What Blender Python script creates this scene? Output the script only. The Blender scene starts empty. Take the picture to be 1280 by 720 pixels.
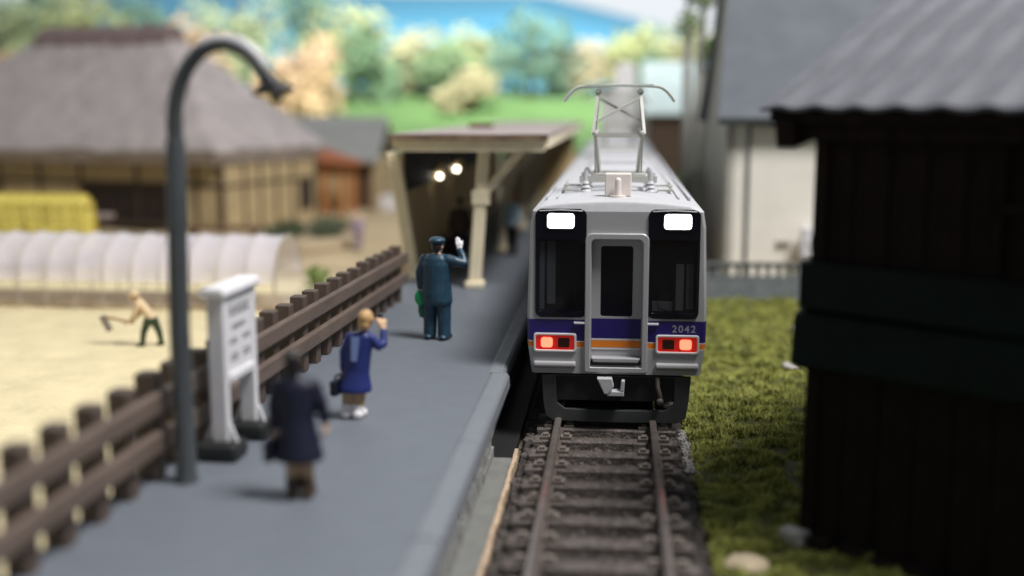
import bpy, bmesh, math, random
import numpy as np
from mathutils import Vector, Matrix, noise
R = math.radians
random.seed(7); RNG = np.random.default_rng(7)
scene = bpy.context.scene
COL = scene.collection

# ------------------------------------------------------------------ camera, light, exposure
H = 4.9; FPX = 1400.0
cam = bpy.data.cameras.new('camera'); camo = bpy.data.objects.new('camera', cam); COL.objects.link(camo)
_p = math.atan(225 / FPX); _psi = math.atan(132 / FPX * math.cos(_p))
camo.location = (0, 0, H); camo.rotation_euler = (math.pi / 2 - _p, 0, _psi)
cam.sensor_width = 36; cam.lens = FPX / 1280 * 36; cam.clip_start = 0.05; cam.clip_end = 2000
cam.dof.use_dof = True; cam.dof.focus_distance = 16.9; cam.dof.aperture_fstop = cam.lens / 1000 / 0.32
scene.camera = camo
w = bpy.data.worlds.new('World'); scene.world = w; w.use_nodes = True
bg = w.node_tree.nodes['Background']; bg.inputs[0].default_value = (0.86, 0.93, 1.0, 1); bg.inputs[1].default_value = 0.19

def area(name, loc, target, size, power, col):
    l = bpy.data.lights.new(name, 'AREA'); l.shape = 'DISK'; l.size = size; l.energy = power; l.color = col
    o = bpy.data.objects.new(name, l); COL.objects.link(o); o.location = loc
    o.rotation_euler = (Vector(target) - Vector(loc)).to_track_quat('-Z', 'Y').to_euler()
    return o
area('layout_lamp', (20, 6, 48), (-3, 22, 0), 17, 41500, (1.0, 0.97, 0.95))
_l = area('backdrop_fill', (-8, 34, 62), (-8, 130, 14), 18, 66000, (1.0, 0.98, 0.95)); _l.data.spread = R(76)  # added unseen fill, spread narrowed so it brightens only the trees and hill
vs = scene.view_settings; vs.view_transform = 'Standard'; vs.look = 'None'; vs.exposure = 0.0; vs.gamma = 1
scene.cycles.use_denoising = True
scene.cycles.max_bounces = 8; scene.cycles.transparent_max_bounces = 16

# ------------------------------------------------------------------ materials
def mat(name, col, rough=0.6, var=0.15, scale=6.0, bump=0.0, bscale=None, metal=0.0, spec=0.5, emit=None, estr=0.0, col2=None, stretch=None, coat=0.0, detail=4.0):
    m = bpy.data.materials.new(name); m.use_nodes = True
    nt = m.node_tree; N = nt.nodes; L = nt.links
    b = N['Principled BSDF']
    b.inputs['Roughness'].default_value = rough; b.inputs['Metallic'].default_value = metal
    b.inputs['Specular IOR Level'].default_value = spec
    b.inputs['Coat Weight'].default_value = coat
    c1 = Vector(col)
    if var > 0 or col2 is not None:
        tc = N.new('ShaderNodeTexCoord'); mp = N.new('ShaderNodeMapping'); L.new(tc.outputs['Object'], mp.inputs[0])
        if stretch: mp.inputs['Scale'].default_value = stretch
        no = N.new('ShaderNodeTexNoise'); no.inputs['Scale'].default_value = scale; no.inputs['Detail'].default_value = detail; no.inputs['Roughness'].default_value = 0.65
        L.new(mp.outputs[0], no.inputs[0])
        cr = N.new('ShaderNodeValToRGB'); L.new(no.outputs[0], cr.inputs[0])
        lo = c1 * (1 - var); hi = c1 * (1 + var)
        if col2 is not None: lo = c1; hi = Vector(col2)
        cr.color_ramp.elements[0].position = 0.32; cr.color_ramp.elements[1].position = 0.68
        cr.color_ramp.elements[0].color = (*lo, 1); cr.color_ramp.elements[1].color = (*[min(1, x) for x in hi], 1)
        L.new(cr.outputs[0], b.inputs['Base Color'])
        if bump > 0:
            nb = N.new('ShaderNodeTexNoise'); nb.inputs['Scale'].default_value = bscale or scale * 3; nb.inputs['Detail'].default_value = 5
            L.new(mp.outputs[0], nb.inputs[0])
            bp = N.new('ShaderNodeBump'); bp.inputs['Strength'].default_value = bump; bp.inputs['Distance'].default_value = 0.05
            L.new(nb.outputs[0], bp.inputs['Height']); L.new(bp.outputs[0], b.inputs['Normal'])
    else:
        b.inputs['Base Color'].default_value = (*col, 1)
    if emit is not None:
        b.inputs['Emission Color'].default_value = (*emit, 1); b.inputs['Emission Strength'].default_value = estr
    return m

def glassy(name, tint, alpha, rough=0.05):
    m = bpy.data.materials.new(name); m.use_nodes = True
    nt = m.node_tree; N = nt.nodes; L = nt.links
    b = N['Principled BSDF']; b.inputs['Base Color'].default_value = (*tint, 1); b.inputs['Roughness'].default_value = rough
    t = N.new('ShaderNodeBsdfTransparent'); mx = N.new('ShaderNodeMixShader'); mx.inputs[0].default_value = alpha
    L.new(t.outputs[0], mx.inputs[1]); L.new(b.outputs[0], mx.inputs[2]); L.new(mx.outputs[0], N['Material Output'].inputs[0])
    return m

M = {}
M['platform'] = mat('platform_grey', (0.135, 0.152, 0.178), 0.58, 0.04, 3.0, 0.2, 42, spec=0.35)
M['coping'] = mat('coping_grey', (0.17, 0.188, 0.212), 0.5, 0.06, 3, 0.2, 40)
M['blockwall'] = mat('concrete_block', (0.22, 0.22, 0.21), 0.85, 0.3, 4, 0.4, 30)
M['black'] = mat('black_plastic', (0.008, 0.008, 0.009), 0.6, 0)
M['strip'] = mat('grey_board', (0.16, 0.165, 0.155), 0.8, 0.15, 3)
M['cork'] = mat('cork_edge', (0.48, 0.36, 0.25), 0.85, 0.25, 12)
M['trackbed'] = mat('track_bed', (0.035, 0.029, 0.026), 0.9, 0.35, 9, 0.5, 30)
M['ballast'] = mat('ballast_stone', (0.035, 0.029, 0.026), 0.85, 0.5, 3.5, col2=(0.10, 0.085, 0.078))
M['sleeper'] = mat('sleeper_brown', (0.040, 0.031, 0.027), 0.6, 0.0, 9, 0.5, 30, col2=(0.155, 0.128, 0.115))
M['chair'] = mat('rail_chair', (0.045, 0.036, 0.032), 0.65, 0, 2.3, col2=(0.26, 0.22, 0.19))
M['rail'] = mat('rail_steel', (0.115, 0.098, 0.090), 0.14, 0.2, 5, spec=0.45)
M['railside'] = mat('rail_rust', (0.075, 0.056, 0.048), 0.7, 0.25, 8)
M['fence'] = mat('fence_brown', (0.125, 0.092, 0.074), 0.6, 0.18, 5, 0.2, 40, stretch=(1, 0.25, 1))
M['post'] = mat('fence_post_brown', (0.085, 0.060, 0.048), 0.65, 0.2, 5, 0.2, 40)
M['lamp'] = mat('lamp_post_grey', (0.060, 0.068, 0.074), 0.42, 0.12, 5)
M['lampdark'] = mat('lamp_head_dark', (0.014, 0.013, 0.014), 0.45, 0)
M['lamp_highlight'] = mat('lamp_painted_highlight', (0.55, 0.55, 0.57), 0.4, 0.05)  # pale colour of the painted highlight on the lamp arm
M['white'] = mat('white_plastic', (0.72, 0.71, 0.73), 0.45, 0.05, 5)
M['ink'] = mat('dark_ink', (0.09, 0.085, 0.09), 0.6, 0)
M['rubber'] = mat('black_base', (0.012, 0.014, 0.014), 0.55, 0.2, 8)
M['cream'] = mat('cream_paint', (0.80, 0.71, 0.51), 0.55, 0.06, 5)
M['cream_wall'] = mat('cream_board', (0.70, 0.52, 0.26), 0.75, 0.15, 3, stretch=(1, 3, 0.3))
M['shelter_roof'] = mat('shelter_roof', (0.30, 0.23, 0.21), 0.6, 0.0, 2.2, 0.2, 20, col2=(0.46, 0.40, 0.39))
M['shelter_edge'] = mat('shelter_roof_edge', (0.055, 0.032, 0.02), 0.7, 0.0, 2.6, col2=(0.24, 0.16, 0.10))
M['bulb'] = mat('bulb', (1, 1, 1), 0.4, 0, emit=(1, 0.93, 0.80), estr=16)
M['silver'] = mat('train_silver', (0.42, 0.42, 0.435), 0.40, 0.04, 30, 0.04, 220, metal=0.25)
M['roofgrey'] = mat('train_roof_grey', (0.50, 0.505, 0.53), 0.5, 0.05, 9, 0.06, 60)
M['blue'] = mat('train_blue', (0.016, 0.010, 0.125), 0.3, 0.0)
M['orange'] = mat('train_orange', (0.72, 0.20, 0.018), 0.4, 0.0)
M['stripe_white'] = mat('stripe_white', (0.62, 0.60, 0.58), 0.4, 0)
M['gloss_black'] = mat('gloss_black', (0.004, 0.005, 0.010), 0.10, 0, spec=0.25)
M['dark_glass'] = glassy('cab_glass', (0.003, 0.004, 0.008), 0.48, 0.06)
M['cab'] = mat('cab_dark', (0.02, 0.02, 0.024), 0.7, 0)
M['cab_grey'] = mat('cab_grey', (0.46, 0.49, 0.55), 0.6, 0)
M['headlight'] = mat('headlight_on', (1, 1, 1), 0.3, 0, emit=(0.93, 0.97, 1.0), estr=5)
M['tail_on'] = mat('taillight_on', (1, 0.2, 0.1), 0.3, 0, emit=(1, 0.11, 0.06), estr=3.6)
M['tail_cover'] = mat('taillight_cover', (0.5, 0.012, 0.01), 0.15, 0, emit=(1, 0.03, 0.02), estr=0.2)
M['tail_off'] = mat('taillight_off', (0.03, 0.005, 0.006), 0.15, 0)
M['bezel'] = mat('bezel_silver', (0.75, 0.74, 0.75), 0.3, 0, metal=0.2)
M['skirt'] = mat('skirt_grey', (0.042, 0.048, 0.046), 0.5, 0.15, 6)
M['coupler'] = mat('coupler_grey', (0.42, 0.43, 0.45), 0.45, 0.1)
M['panto'] = mat('pantograph_grey', (0.44, 0.44, 0.41), 0.4, 0.06)
M['pantohead'] = mat('collector_grey', (0.52, 0.56, 0.52), 0.4, 0.05)
M['ivory'] = mat('ivory_plastic', (0.72, 0.66, 0.62), 0.45, 0.03)
M['grass'] = mat('turf_green', (0.135, 0.155, 0.030), 0.85, 0.0, 2.6, col2=(0.53, 0.54, 0.15), detail=7)
M['turfbase'] = mat('turf_soil', (0.055, 0.060, 0.012), 0.9, 0.3, 3, 0.5, 14)
M['field'] = mat('field_straw', (0.76, 0.655, 0.40), 0.9, 0.10, 1.1, 0.5, 6)
M['dirt'] = mat('dirt', (0.52, 0.41, 0.25), 0.9, 0.2, 0.5, 0.4, 4)
M['ground'] = mat('ground_brown', (0.10, 0.08, 0.055), 0.9, 0.2, 0.3)
M['meadow'] = mat('meadow_green', (0.10, 0.20, 0.06), 0.85, 0.25, 0.12)
M['hill'] = mat('blue_hill', (0.13, 0.46, 0.70), 0.9, 0.08, 0.04)
M['thatch'] = mat('thatch', (0.44, 0.395, 0.39), 0.9, 0.2, 1.3, 0.9, 9, stretch=(1, 1, 0.6))
M['ridge'] = mat('ridge_thatch', (0.21, 0.155, 0.15), 0.9, 0.25, 2, 0.6, 9)
M['tan_wall'] = mat('tan_plaster', (0.47, 0.365, 0.205), 0.85, 0.12, 1.5)
M['timber'] = mat('dark_timber', (0.065, 0.042, 0.025), 0.8, 0.3, 3)
M['dark_open'] = mat('dark_opening', (0.022, 0.013, 0.010), 0.8, 0)
M['orange_wood'] = mat('orange_wood', (0.52, 0.21, 0.065), 0.7, 0.2, 2)
M['grey_roof'] = mat('grey_tile', (0.32, 0.33, 0.32), 0.8, 0.15, 2, 0.3, 10)
M['vinyl'] = None
M['hoop'] = mat('hoop_pipe', (0.42, 0.37, 0.31), 0.5, 0)
M['straw'] = mat('yellow_straw', (0.56, 0.45, 0.06), 0.8, 0.0, 5, col2=(0.86, 0.76, 0.22))
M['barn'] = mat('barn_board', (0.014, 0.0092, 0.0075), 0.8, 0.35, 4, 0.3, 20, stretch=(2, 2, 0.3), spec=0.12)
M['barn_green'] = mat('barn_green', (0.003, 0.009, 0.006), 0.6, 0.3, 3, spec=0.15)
M['barn_roof'] = mat('barn_roof', (0.100, 0.105, 0.122), 0.6, 0.0, 2.2, 0.15, 25, col2=(0.148, 0.153, 0.175), stretch=(1.6, 0.4, 1))
M['stone'] = mat('pale_stone', (0.42, 0.40, 0.38), 0.85, 0.25, 5, 0.4, 20)
M['wh_wall'] = mat('white_wall', (0.82, 0.79, 0.71), 0.7, 0.05, 1.5)
M['wh_side'] = mat('beige_wall', (0.42, 0.41, 0.36), 0.8, 0.12, 1.5)
M['wh_roof'] = mat('slate_roof', (0.100, 0.117, 0.138), 0.7, 0.12, 1.2, 0.2, 10)
M['concrete'] = mat('concrete', (0.20, 0.225, 0.235), 0.8, 0.18, 3, 0.3, 20)
M['concrete_dark'] = mat('concrete_dark', (0.105, 0.115, 0.115), 0.8, 0.18, 3)
M['teal_roof'] = mat('teal_roof', (0.62, 0.76, 0.76), 0.55, 0.08, 1)
M['bark_grey'] = mat('grey_bark', (0.26, 0.26, 0.235), 0.85, 0.0, 1.6, 0.5, 12, col2=(0.44, 0.44, 0.40), stretch=(2, 2, 0.4))
M['bark'] = mat('brown_bark', (0.12, 0.08, 0.05), 0.9, 0.3, 3)
M['skin'] = mat('skin', (0.62, 0.40, 0.25), 0.5, 0)
M['tanskin'] = mat('tan_leg', (0.42, 0.28, 0.16), 0.5, 0.1)
M['navy_teal'] = mat('uniform_navy', (0.014, 0.048, 0.080), 0.42, 0.25, 9, 0.1, 40)
M['navy'] = mat('coat_navy', (0.005, 0.007, 0.026), 0.55, 0.2, 8)
M['sailor'] = mat('sailor_blue', (0.014, 0.026, 0.155), 0.5, 0.15, 8)
M['sailor_pale'] = mat('sailor_collar', (0.20, 0.27, 0.52), 0.5, 0.05)
M['hair_blonde'] = mat('light_brown_hair', (0.50, 0.31, 0.13), 0.5, 0.2, 14)
M['hair_dark'] = mat('dark_hair', (0.010, 0.008, 0.008), 0.45, 0.1)
M['shoe_black'] = mat('black_shoe', (0.010, 0.014, 0.016), 0.3, 0.1)
M['boot_brown'] = mat('brown_boot', (0.055, 0.030, 0.016), 0.5, 0.2)
M['glove'] = mat('white_glove', (0.78, 0.76, 0.78), 0.5, 0)
M['flag'] = mat('green_flag', (0.012, 0.42, 0.135), 0.45, 0.1)
M['flagdark'] = mat('green_flag_shaft', (0.008, 0.12, 0.055), 0.5, 0.1)
M['bagblack'] = mat('black_bag', (0.007, 0.008, 0.018), 0.4, 0.1)
M['shirt_tan'] = mat('tan_shirt', (0.66, 0.50, 0.31), 0.6, 0.1)
M['trouser_green'] = mat('green_trousers', (0.022, 0.045, 0.020), 0.6, 0.1)
M['woodhandle'] = mat('wood_handle', (0.28, 0.15, 0.07), 0.6, 0.1)
M['blade'] = mat('hoe_blade', (0.20, 0.17, 0.15), 0.5, 0.1)
M['lavender'] = mat('lavender_dress', (0.36, 0.29, 0.38), 0.6, 0.1)
M['paleblue'] = mat('pale_blue_shirt', (0.40, 0.55, 0.66), 0.6, 0.1)
M['shrub'] = mat('shrub_green', (0.055, 0.085, 0.030), 0.8, 0.3, 3)
M['sand'] = mat('sand_stone', (0.50, 0.41, 0.28), 0.85, 0.2, 2)

def vinyl():
    m = bpy.data.materials.new('vinyl_film'); m.use_nodes = True
    nt = m.node_tree; N = nt.nodes; L = nt.links
    b = N['Principled BSDF']; b.inputs['Base Color'].default_value = (0.88, 0.84, 0.92, 1); b.inputs['Roughness'].default_value = 0.22
    t = N.new('ShaderNodeBsdfTransparent'); mx = N.new('ShaderNodeMixShader'); mx.inputs[0].default_value = 0.62
    L.new(t.outputs[0], mx.inputs[1]); L.new(b.outputs[0], mx.inputs[2]); L.new(mx.outputs[0], N['Material Output'].inputs[0])
    return m
M['vinyl'] = vinyl(); M['clear_film'] = glassy('clear_film', (0.75, 0.72, 0.72), 0.22, 0.2)

# ------------------------------------------------------------------ mesh helpers
def tag(o, label=None, cat=None, group=None, kind=None):
    if label: o['label'] = label
    if cat: o['category'] = cat
    if group: o['group'] = group
    if kind: o['kind'] = kind
    return o

def thing(name, label, cat, loc=(0, 0, 0), rz=0.0, group=None):
    o = bpy.data.objects.new(name, None); COL.objects.link(o); o.empty_display_size = 0.2
    o.location = loc; o.rotation_euler = (0, 0, rz)
    return tag(o, label, cat, group)

def link(name, me, parent=None):
    o = bpy.data.objects.new(name, me); COL.objects.link(o)
    if parent is not None: o.parent = parent
    return o

class MB:
    """collects pieces of geometry; build() links them as one object. Coordinates are local to the thing."""
    def __init__(s): s.v = []; s.f = []; s.m = []; s.mi = 0
    def add(s, vs, fs, mi=None):
        n = len(s.v); s.v += [tuple(a) for a in vs]; s.f += [tuple(i + n for i in f) for f in fs]
        s.m += [s.mi if mi is None else mi] * len(fs); return s
    def box(s, x0, x1, y0, y1, z0, z1, T=None, mi=None):
        vs = [Vector(a) for a in ((x0, y0, z0), (x1, y0, z0), (x1, y1, z0), (x0, y1, z0), (x0, y0, z1), (x1, y0, z1), (x1, y1, z1), (x0, y1, z1))]
        if T is not None: vs = [T @ a for a in vs]
        return s.add(vs, [(3, 2, 1, 0), (4, 5, 6, 7), (0, 1, 5, 4), (1, 2, 6, 5), (2, 3, 7, 6), (3, 0, 4, 7)], mi)
    def bar(s, a, b, w, h=None, mi=None):
        a = Vector(a); b = Vector(b); d = b - a; h = h or w
        T = Matrix.Translation(a) @ d.to_track_quat('Z', 'Y').to_matrix().to_4x4()
        return s.box(-w / 2, w / 2, -h / 2, h / 2, 0, d.length, T, mi)
    def tube(s, pts, r, n=10, cap=True, mi=None):
        pts = [Vector(p) for p in pts]; rs = r if isinstance(r, (list, tuple)) else [r] * len(pts)
        rings = []; up = None
        for i, p in enumerate(pts):
            d = (pts[min(i + 1, len(pts) - 1)] - pts[max(i - 1, 0)]).normalized()
            if up is None: up = Vector((0, 0, 1)) if abs(d.z) < 0.9 else Vector((0, 1, 0))
            x = d.cross(up).normalized(); y = x.cross(d).normalized(); up = y
            rings.append([p + (x * math.cos(2 * math.pi * k / n) + y * math.sin(2 * math.pi * k / n)) * rs[i] for k in range(n)])
        vs = [a for q in rings for a in q]; fs = []
        for i in range(len(rings) - 1):
            for k in range(n):
                fs.append((i * n + k, i * n + (k + 1) % n, (i + 1) * n + (k + 1) % n, (i + 1) * n + k))
        if cap:
            fs.append(tuple(range(n))[::-1]); fs.append(tuple((len(rings) - 1) * n + k for k in range(n)))
        return s.add(vs, fs, mi)
    def cyl(s, a, b, r, r2=None, n=14, mi=None): return s.tube([a, b], [r, r if r2 is None else r2], n, True, mi)
    def ball(s, c, r, n=8, mi=None):
        c = Vector(c); r = (r, r, r) if not isinstance(r, (tuple, list)) else r
        vs = [c + Vector((0, 0, -r[2]))]; fs = []
        for i in range(1, n):
            th = math.pi * i / n
            for k in range(2 * n):
                ph = math.pi * k / n
                vs.append(c + Vector((r[0] * math.sin(th) * math.cos(ph), r[1] * math.sin(th) * math.sin(ph), -r[2] * math.cos(th))))
        vs.append(c + Vector((0, 0, r[2]))); q = 2 * n
        for k in range(q):
            fs.append((0, 1 + (k + 1) % q, 1 + k)); e = 1 + (n - 2) * q
            fs.append((e + k, e + (k + 1) % q, len(vs) - 1))
        for i in range(n - 2):
            for k in range(q):
                a = 1 + i * q
                fs.append((a + k, a + (k + 1) % q, a + q + (k + 1) % q, a + q + k))
        return s.add(vs, fs, mi)
    def prism(s, poly, axis, a0, a1, mi=None):
        """poly of (u,v) extruded along axis: 'y' -> (x,z), 'x' -> (y,z), 'z' -> (x,y)"""
        def P(u, v, a): return {'y': (u, a, v), 'x': (a, u, v), 'z': (u, v, a)}[axis]
        n = len(poly); vs = [P(u, v, a0) for u, v in poly] + [P(u, v, a1) for u, v in poly]
        fs = [tuple(range(n)), tuple(range(n, 2 * n))[::-1]] + [(k, (k + 1) % n, n + (k + 1) % n, n + k) for k in range(n)]
        return s.add(vs, fs, mi)
    def ring(s, outer, inner, a0, a1, mi=None):
        """frame between two (x,z) loops of equal count, extruded along y from a0 (front) to a1"""
        n = len(outer); vs = []
        for a in (a0, a1):
            vs += [(u, a, v) for u, v in outer] + [(u, a, v) for u, v in inner]
        fs = []
        for k in range(n):
            j = (k + 1) % n
            fs += [(k, j, n + j, n + k), (2 * n + k, 3 * n + k, 3 * n + j, 2 * n + j), (k, 2 * n + k, 2 * n + j, j), (n + k, n + j, 3 * n + j, 3 * n + k)]
        return s.add(vs, fs, mi)
    def mesh(s, name, mats, smooth=None):
        me = bpy.data.meshes.new(name); me.from_pydata([tuple(a) for a in s.v], [], s.f); me.update()
        for m in (mats if isinstance(mats, (list, tuple)) else [mats]): me.materials.append(m)
        if any(s.m): me.polygons.foreach_set('material_index', s.m)
        bm = bmesh.new(); bm.from_mesh(me); bmesh.ops.recalc_face_normals(bm, faces=bm.faces); bm.to_mesh(me); bm.free()
        if smooth is not None: me.set_sharp_from_angle(angle=R(smooth)); me.polygons.foreach_set('use_smooth', [True] * len(me.polygons))
        return me
    def build(s, name, mats, parent=None, smooth=None, bevel=0, seg=2):
        o = link(name, s.mesh(name, mats, smooth), parent)
        if bevel:
            b = o.modifiers.new('bevel', 'BEVEL'); b.width = bevel; b.segments = seg; b.limit_method = 'ANGLE'; b.angle_limit = R(35)
        return o

def rrect(x0, x1, z0, z1, r, n=5, rb=None):
    rb = r if rb is None else rb; pts = []
    for cx, cz, a, q in ((x1 - r, z1 - r, 0, r), (x0 + r, z1 - r, 90, r), (x0 + rb, z0 + rb, 180, rb), (x1 - rb, z0 + rb, 270, rb)):
        for k in range(n + 1):
            t = R(a + 90 * k / n); pts.append((cx + q * math.cos(t), cz + q * math.sin(t)))
    return pts

def copy_tree(o, parent=None):
    c = o.copy(); COL.objects.link(c); c.parent = parent
    for ch in list(o.children): copy_tree(ch, c)
    return c

def npmesh(name, V, F, mats, parent=None, mi=None, smooth=False):
    me = bpy.data.meshes.new(name); k = F.shape[1]
    me.vertices.add(len(V)); me.vertices.foreach_set('co', V.astype(np.float32).ravel())
    me.loops.add(F.size); me.loops.foreach_set('vertex_index', F.astype(np.int32).ravel())
    me.polygons.add(len(F)); me.polygons.foreach_set('loop_start', np.arange(0, F.size, k, dtype=np.int32))
    for m in (mats if isinstance(mats, list) else [mats]): me.materials.append(m)
    if mi is not None: me.polygons.foreach_set('material_index', mi.astype(np.int32))
    if smooth: me.polygons.foreach_set('use_smooth', np.ones(len(F), dtype=bool))
    me.update(calc_edges=True); me.validate()
    return link(name, me, parent)

# ================================================================== THE SETTING
def sheet(name, x0, x1, y0, y1, z, m, nx=1, ny=1, fz=None):
    mb = MB(); vs = []; fs = []
    for j in range(ny + 1):
        for i in range(nx + 1):
            x = x0 + (x1 - x0) * i / nx; y = y0 + (y1 - y0) * j / ny
            vs.append((x, y, z + (fz(x, y) if fz else 0)))
    for j in range(ny):
        for i in range(nx):
            a = j * (nx + 1) + i; fs.append((a, a + 1, a + nx + 2, a + nx + 1))
    mb.add(vs, fs); o = mb.build(name, m, smooth=60 if fz else None)
    return tag(o, kind='structure')
sheet('ground', -400, 400, -30, 700, -0.12, M['ground'])
def bumps(a, s): return lambda x, y: a * noise.noise((x * s, y * s, 0.3))
sheet('field', -32, -5.03, 5, 31.5, 0.0, M['field'], 110, 110, lambda x, y: 0.05 * noise.noise((x * 1.3, y * 1.3, 0)) + 0.02 * noise.noise((x * 4, y * 4, 2)))
sheet('path', -32, -5.03, 31.4, 62, -0.005, M['dirt'], 60, 60, bumps(0.06, 0.6))
sheet('turf_ground', 1.12, 9.0, 6, 29, 0.0, M['turfbase'], 60, 140, lambda x, y: 0.07 * noise.noise((x * 1.8, y * 1.8, 0)) + 0.02)
sheet('yard', 0.9, 16, 29.1, 60, -0.01, M['dirt'])

# meadow slope and blue hill
def meadow_z(x, y):
    t = min(1, max(0, (y - 60) / 45)); return 2.0 + 4.6 * (t * t * (3 - 2 * t)) + 0.35 * noise.noise((x * .05, y * .05, 1))
sheet('meadow', -140, 130, 60, 190, 0.0, M['meadow'], 60, 40, meadow_z)
mb = MB(); vs = []; fs = []; n = 90
for i in range(n + 1):
    x = -330 + 620 * i / n
    zt = 38 - 0.0 + 4 * noise.noise((x * .012, 3.1, 0)) if x < -12 else None
    zt = (36.5 + 3 * noise.noise((x * .012, 3.1, 0))) if x < -22 else (36.5 - (x + 22) * 0.27 + 2.5 * noise.noise((x * .02, 3.1, 0)))
    zt = max(9, zt)
    for yy, zz in ((262, 0), (285, zt * .55), (318, zt), (360, zt * .6), (420, 0)): vs.append((x * .55, yy * .55, zz * .55 + 2.2 if zz else 0))
for i in range(n):
    for k in range(4):
        a = i * 5 + k; fs.append((a, a + 5, a + 6, a + 1))
mb.add(vs, fs); tag(mb.build('hill', M['hill'], smooth=80), kind='structure')
# sky: a curved backdrop behind everything
msky = bpy.data.materials.new('sky'); msky.use_nodes = True
_b = msky.node_tree.nodes['Principled BSDF']; _b.inputs['Base Color'].default_value = (0, 0, 0, 1); _b.inputs['Specular IOR Level'].default_value = 0
_b.inputs['Emission Color'].default_value = (0.90, 0.95, 1.0, 1); _b.inputs['Emission Strength'].default_value = 0.95
mb = MB(); vs = []; fs = []; n = 36
for i in range(n + 1):
    a = R(20 + 140 * i / n)
    for k in range(9):
        b = R(-4 + 44 * k / 8); vs.append((640 * math.cos(a) * math.cos(b), 640 * math.sin(a) * math.cos(b), 640 * math.sin(b)))
for i in range(n):
    for k in range(8):
        a = i * 9 + k; fs.append((a, a + 9, a + 10, a + 1))
mb.add(vs, fs); tag(mb.build('sky', msky, smooth=80), kind='structure')

# ---- platform
PZ = 1.05
plat = MB().box(-5.02, -1.80, 3.5, 21.3, 0.0, PZ).build('platform', M['platform'], bevel=0.02); tag(plat, kind='structure')
p2 = MB().box(-5.02, -1.86, 21.33, 52, 0.0, PZ - 0.004).build('platform_slab', M['platform'], plat, bevel=0.02)
mb = MB(); y = 3.5
cop = None
while y < 52:
    y1 = min(52, y + 3.0 if y > 15.6 or y < 12.4 else 15.95)
    far = y > 15.9
    x0, x1 = (-1.855, -1.60) if far else (-1.80, -1.52)
    o = MB().prism([(x0, 0.86), (x1 + .01, 0.86), (x1, PZ - 0.03), (x1 - 0.04, PZ + 0.018), (x0 + 0.05, PZ + 0.018), (x0, PZ + 0.002)], 'y', y + 0.012, y1 - 0.012).build('coping_stone', M['coping'], plat, bevel=0.012)
    y = y1
# near side wall: courses of blocks, standing in front of the slab
mb = MB().box(-1.795, -1.72, 3.5, 15.25, 0.0, 0.855).build('platform_wall', M['blockwall'], plat)
ch, bl = 0.17, 0.42
shared = []
for k in range(4):
    shared.append(MB().box(0, 0.028 + 0.004 * k, 0, bl - 0.014, 0, ch - 0.012).mesh('block', M['blockwall']))
for r in range(5):
    yy = 5.6 + (0.21 if r % 2 else 0)
    while yy < 14.9:
        o = link('block', random.choice(shared), plat); o.location = (-1.718 + random.uniform(-.004, .004), yy, 0.003 + r * ch); yy += bl
MB().box(-1.90, -1.87, 15.3, 52, 0.0, 0.855).build('painted_shade_panel', M['black'], plat)  # black panel paints the shaded dark below the far platform lip
MB().box(-1.79, -1.72, 15.255, 15.33, 0.0, 0.855).build('wall_end', M['blockwall'], plat)
# ground strips beside the track
tag(MB().box(-1.86, -1.40, 3.5, 15.2, -0.12, 0.012).build('footway', M['strip']), kind='structure')
tag(MB().box(-1.86, -1.40, 15.2, 52, -0.12, 0.008).build('painted_shadow_strip', M['black']), kind='structure')  # train's shadow on the ground, painted as a black strip
mb = MB(); vs = []; n = 40
for i in range(n):
    y0 = 3.5 + 12 * i / n; y1 = 3.5 + 12 * (i + 1) / n
    wob = 0.012 * math.sin(i * 1.7); mb.box(-1.40 + wob * .2, -1.345 + wob, y0, y1, -0.12, 0.06)
tag(mb.build('edging_strip', M['cork'], bevel=0.008), kind='structure')

# ---- track
TX = -0.115
bed = MB().prism([(-1.345, -0.12), (1.10, -0.12), (1.04, 0.03), (0.86, 0.045), (-1.08, 0.045), (-1.28, 0.03)], 'y', 3.5, 70).build('track_bed', M['trackbed']); tag(bed, kind='structure')
trk = thing('railway_track', 'single brown sleepered railway track leading under the train', 'railway track', (TX, 0, 0.0))
for sx in (-1, 1):
    x = sx * 0.70
    prof = [(-0.085, 0.15), (0.085, 0.15), (0.085, 0.165), (0.022, 0.19), (0.022, 0.265), (0.05, 0.28), (0.05, 0.318), (0.042, 0.328), (0.022, 0.3335), (0, 0.335), (-0.022, 0.3335), (-0.042, 0.328), (-0.05, 0.318), (-0.05, 0.28), (-0.022, 0.265), (-0.022, 0.19), (-0.085, 0.165)]
    rl = MB().prism([(x + u, v) for u, v in prof], 'y', 3.5, 70)
    rl.m = [0] * len(rl.m)
    for fi in range(2, len(rl.f)): rl.m[fi] = 0 if fi - 2 in (6, 7, 8, 9, 10, 11) else 1
    rl.build('rail', [M['rail'], M['railside']], trk, smooth=33)
slp = []
for k in range(4):
    mb = MB(); vs = []; fs = []; nx = 12
    rr = random.Random(k)
    for i in range(nx + 1):
        x = -1.03 + 2.06 * i / nx; e = lambda: rr.uniform(-.008, .008)
        vs += [(x, -0.125 + e(), 0.04), (x, -0.118 + e(), 0.145 + e()), (x, -0.085, 0.172 + e()), (x, 0.075, 0.172 + e()), (x, 0.118 + e(), 0.145 + e()), (x, 0.125 + e(), 0.04)]
    for i in range(nx):
        for q in range(5): fs.append((i * 6 + q, i * 6 + q + 1, (i + 1) * 6 + q + 1, (i + 1) * 6 + q))
    fs += [tuple(range(6)), tuple(nx * 6 + q for q in range(6))]
    slp.append(mb.add(vs, fs).mesh('sleeper', M['sleeper']))
ch_me = MB().box(-0.075, 0.075, -0.085, 0.085, 0.15, 0.215).box(-0.03, 0.045, -0.05, 0.05, 0.215, 0.25).mesh('rail_chair', M['chair'])
k = 0; y = 6.0
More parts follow.
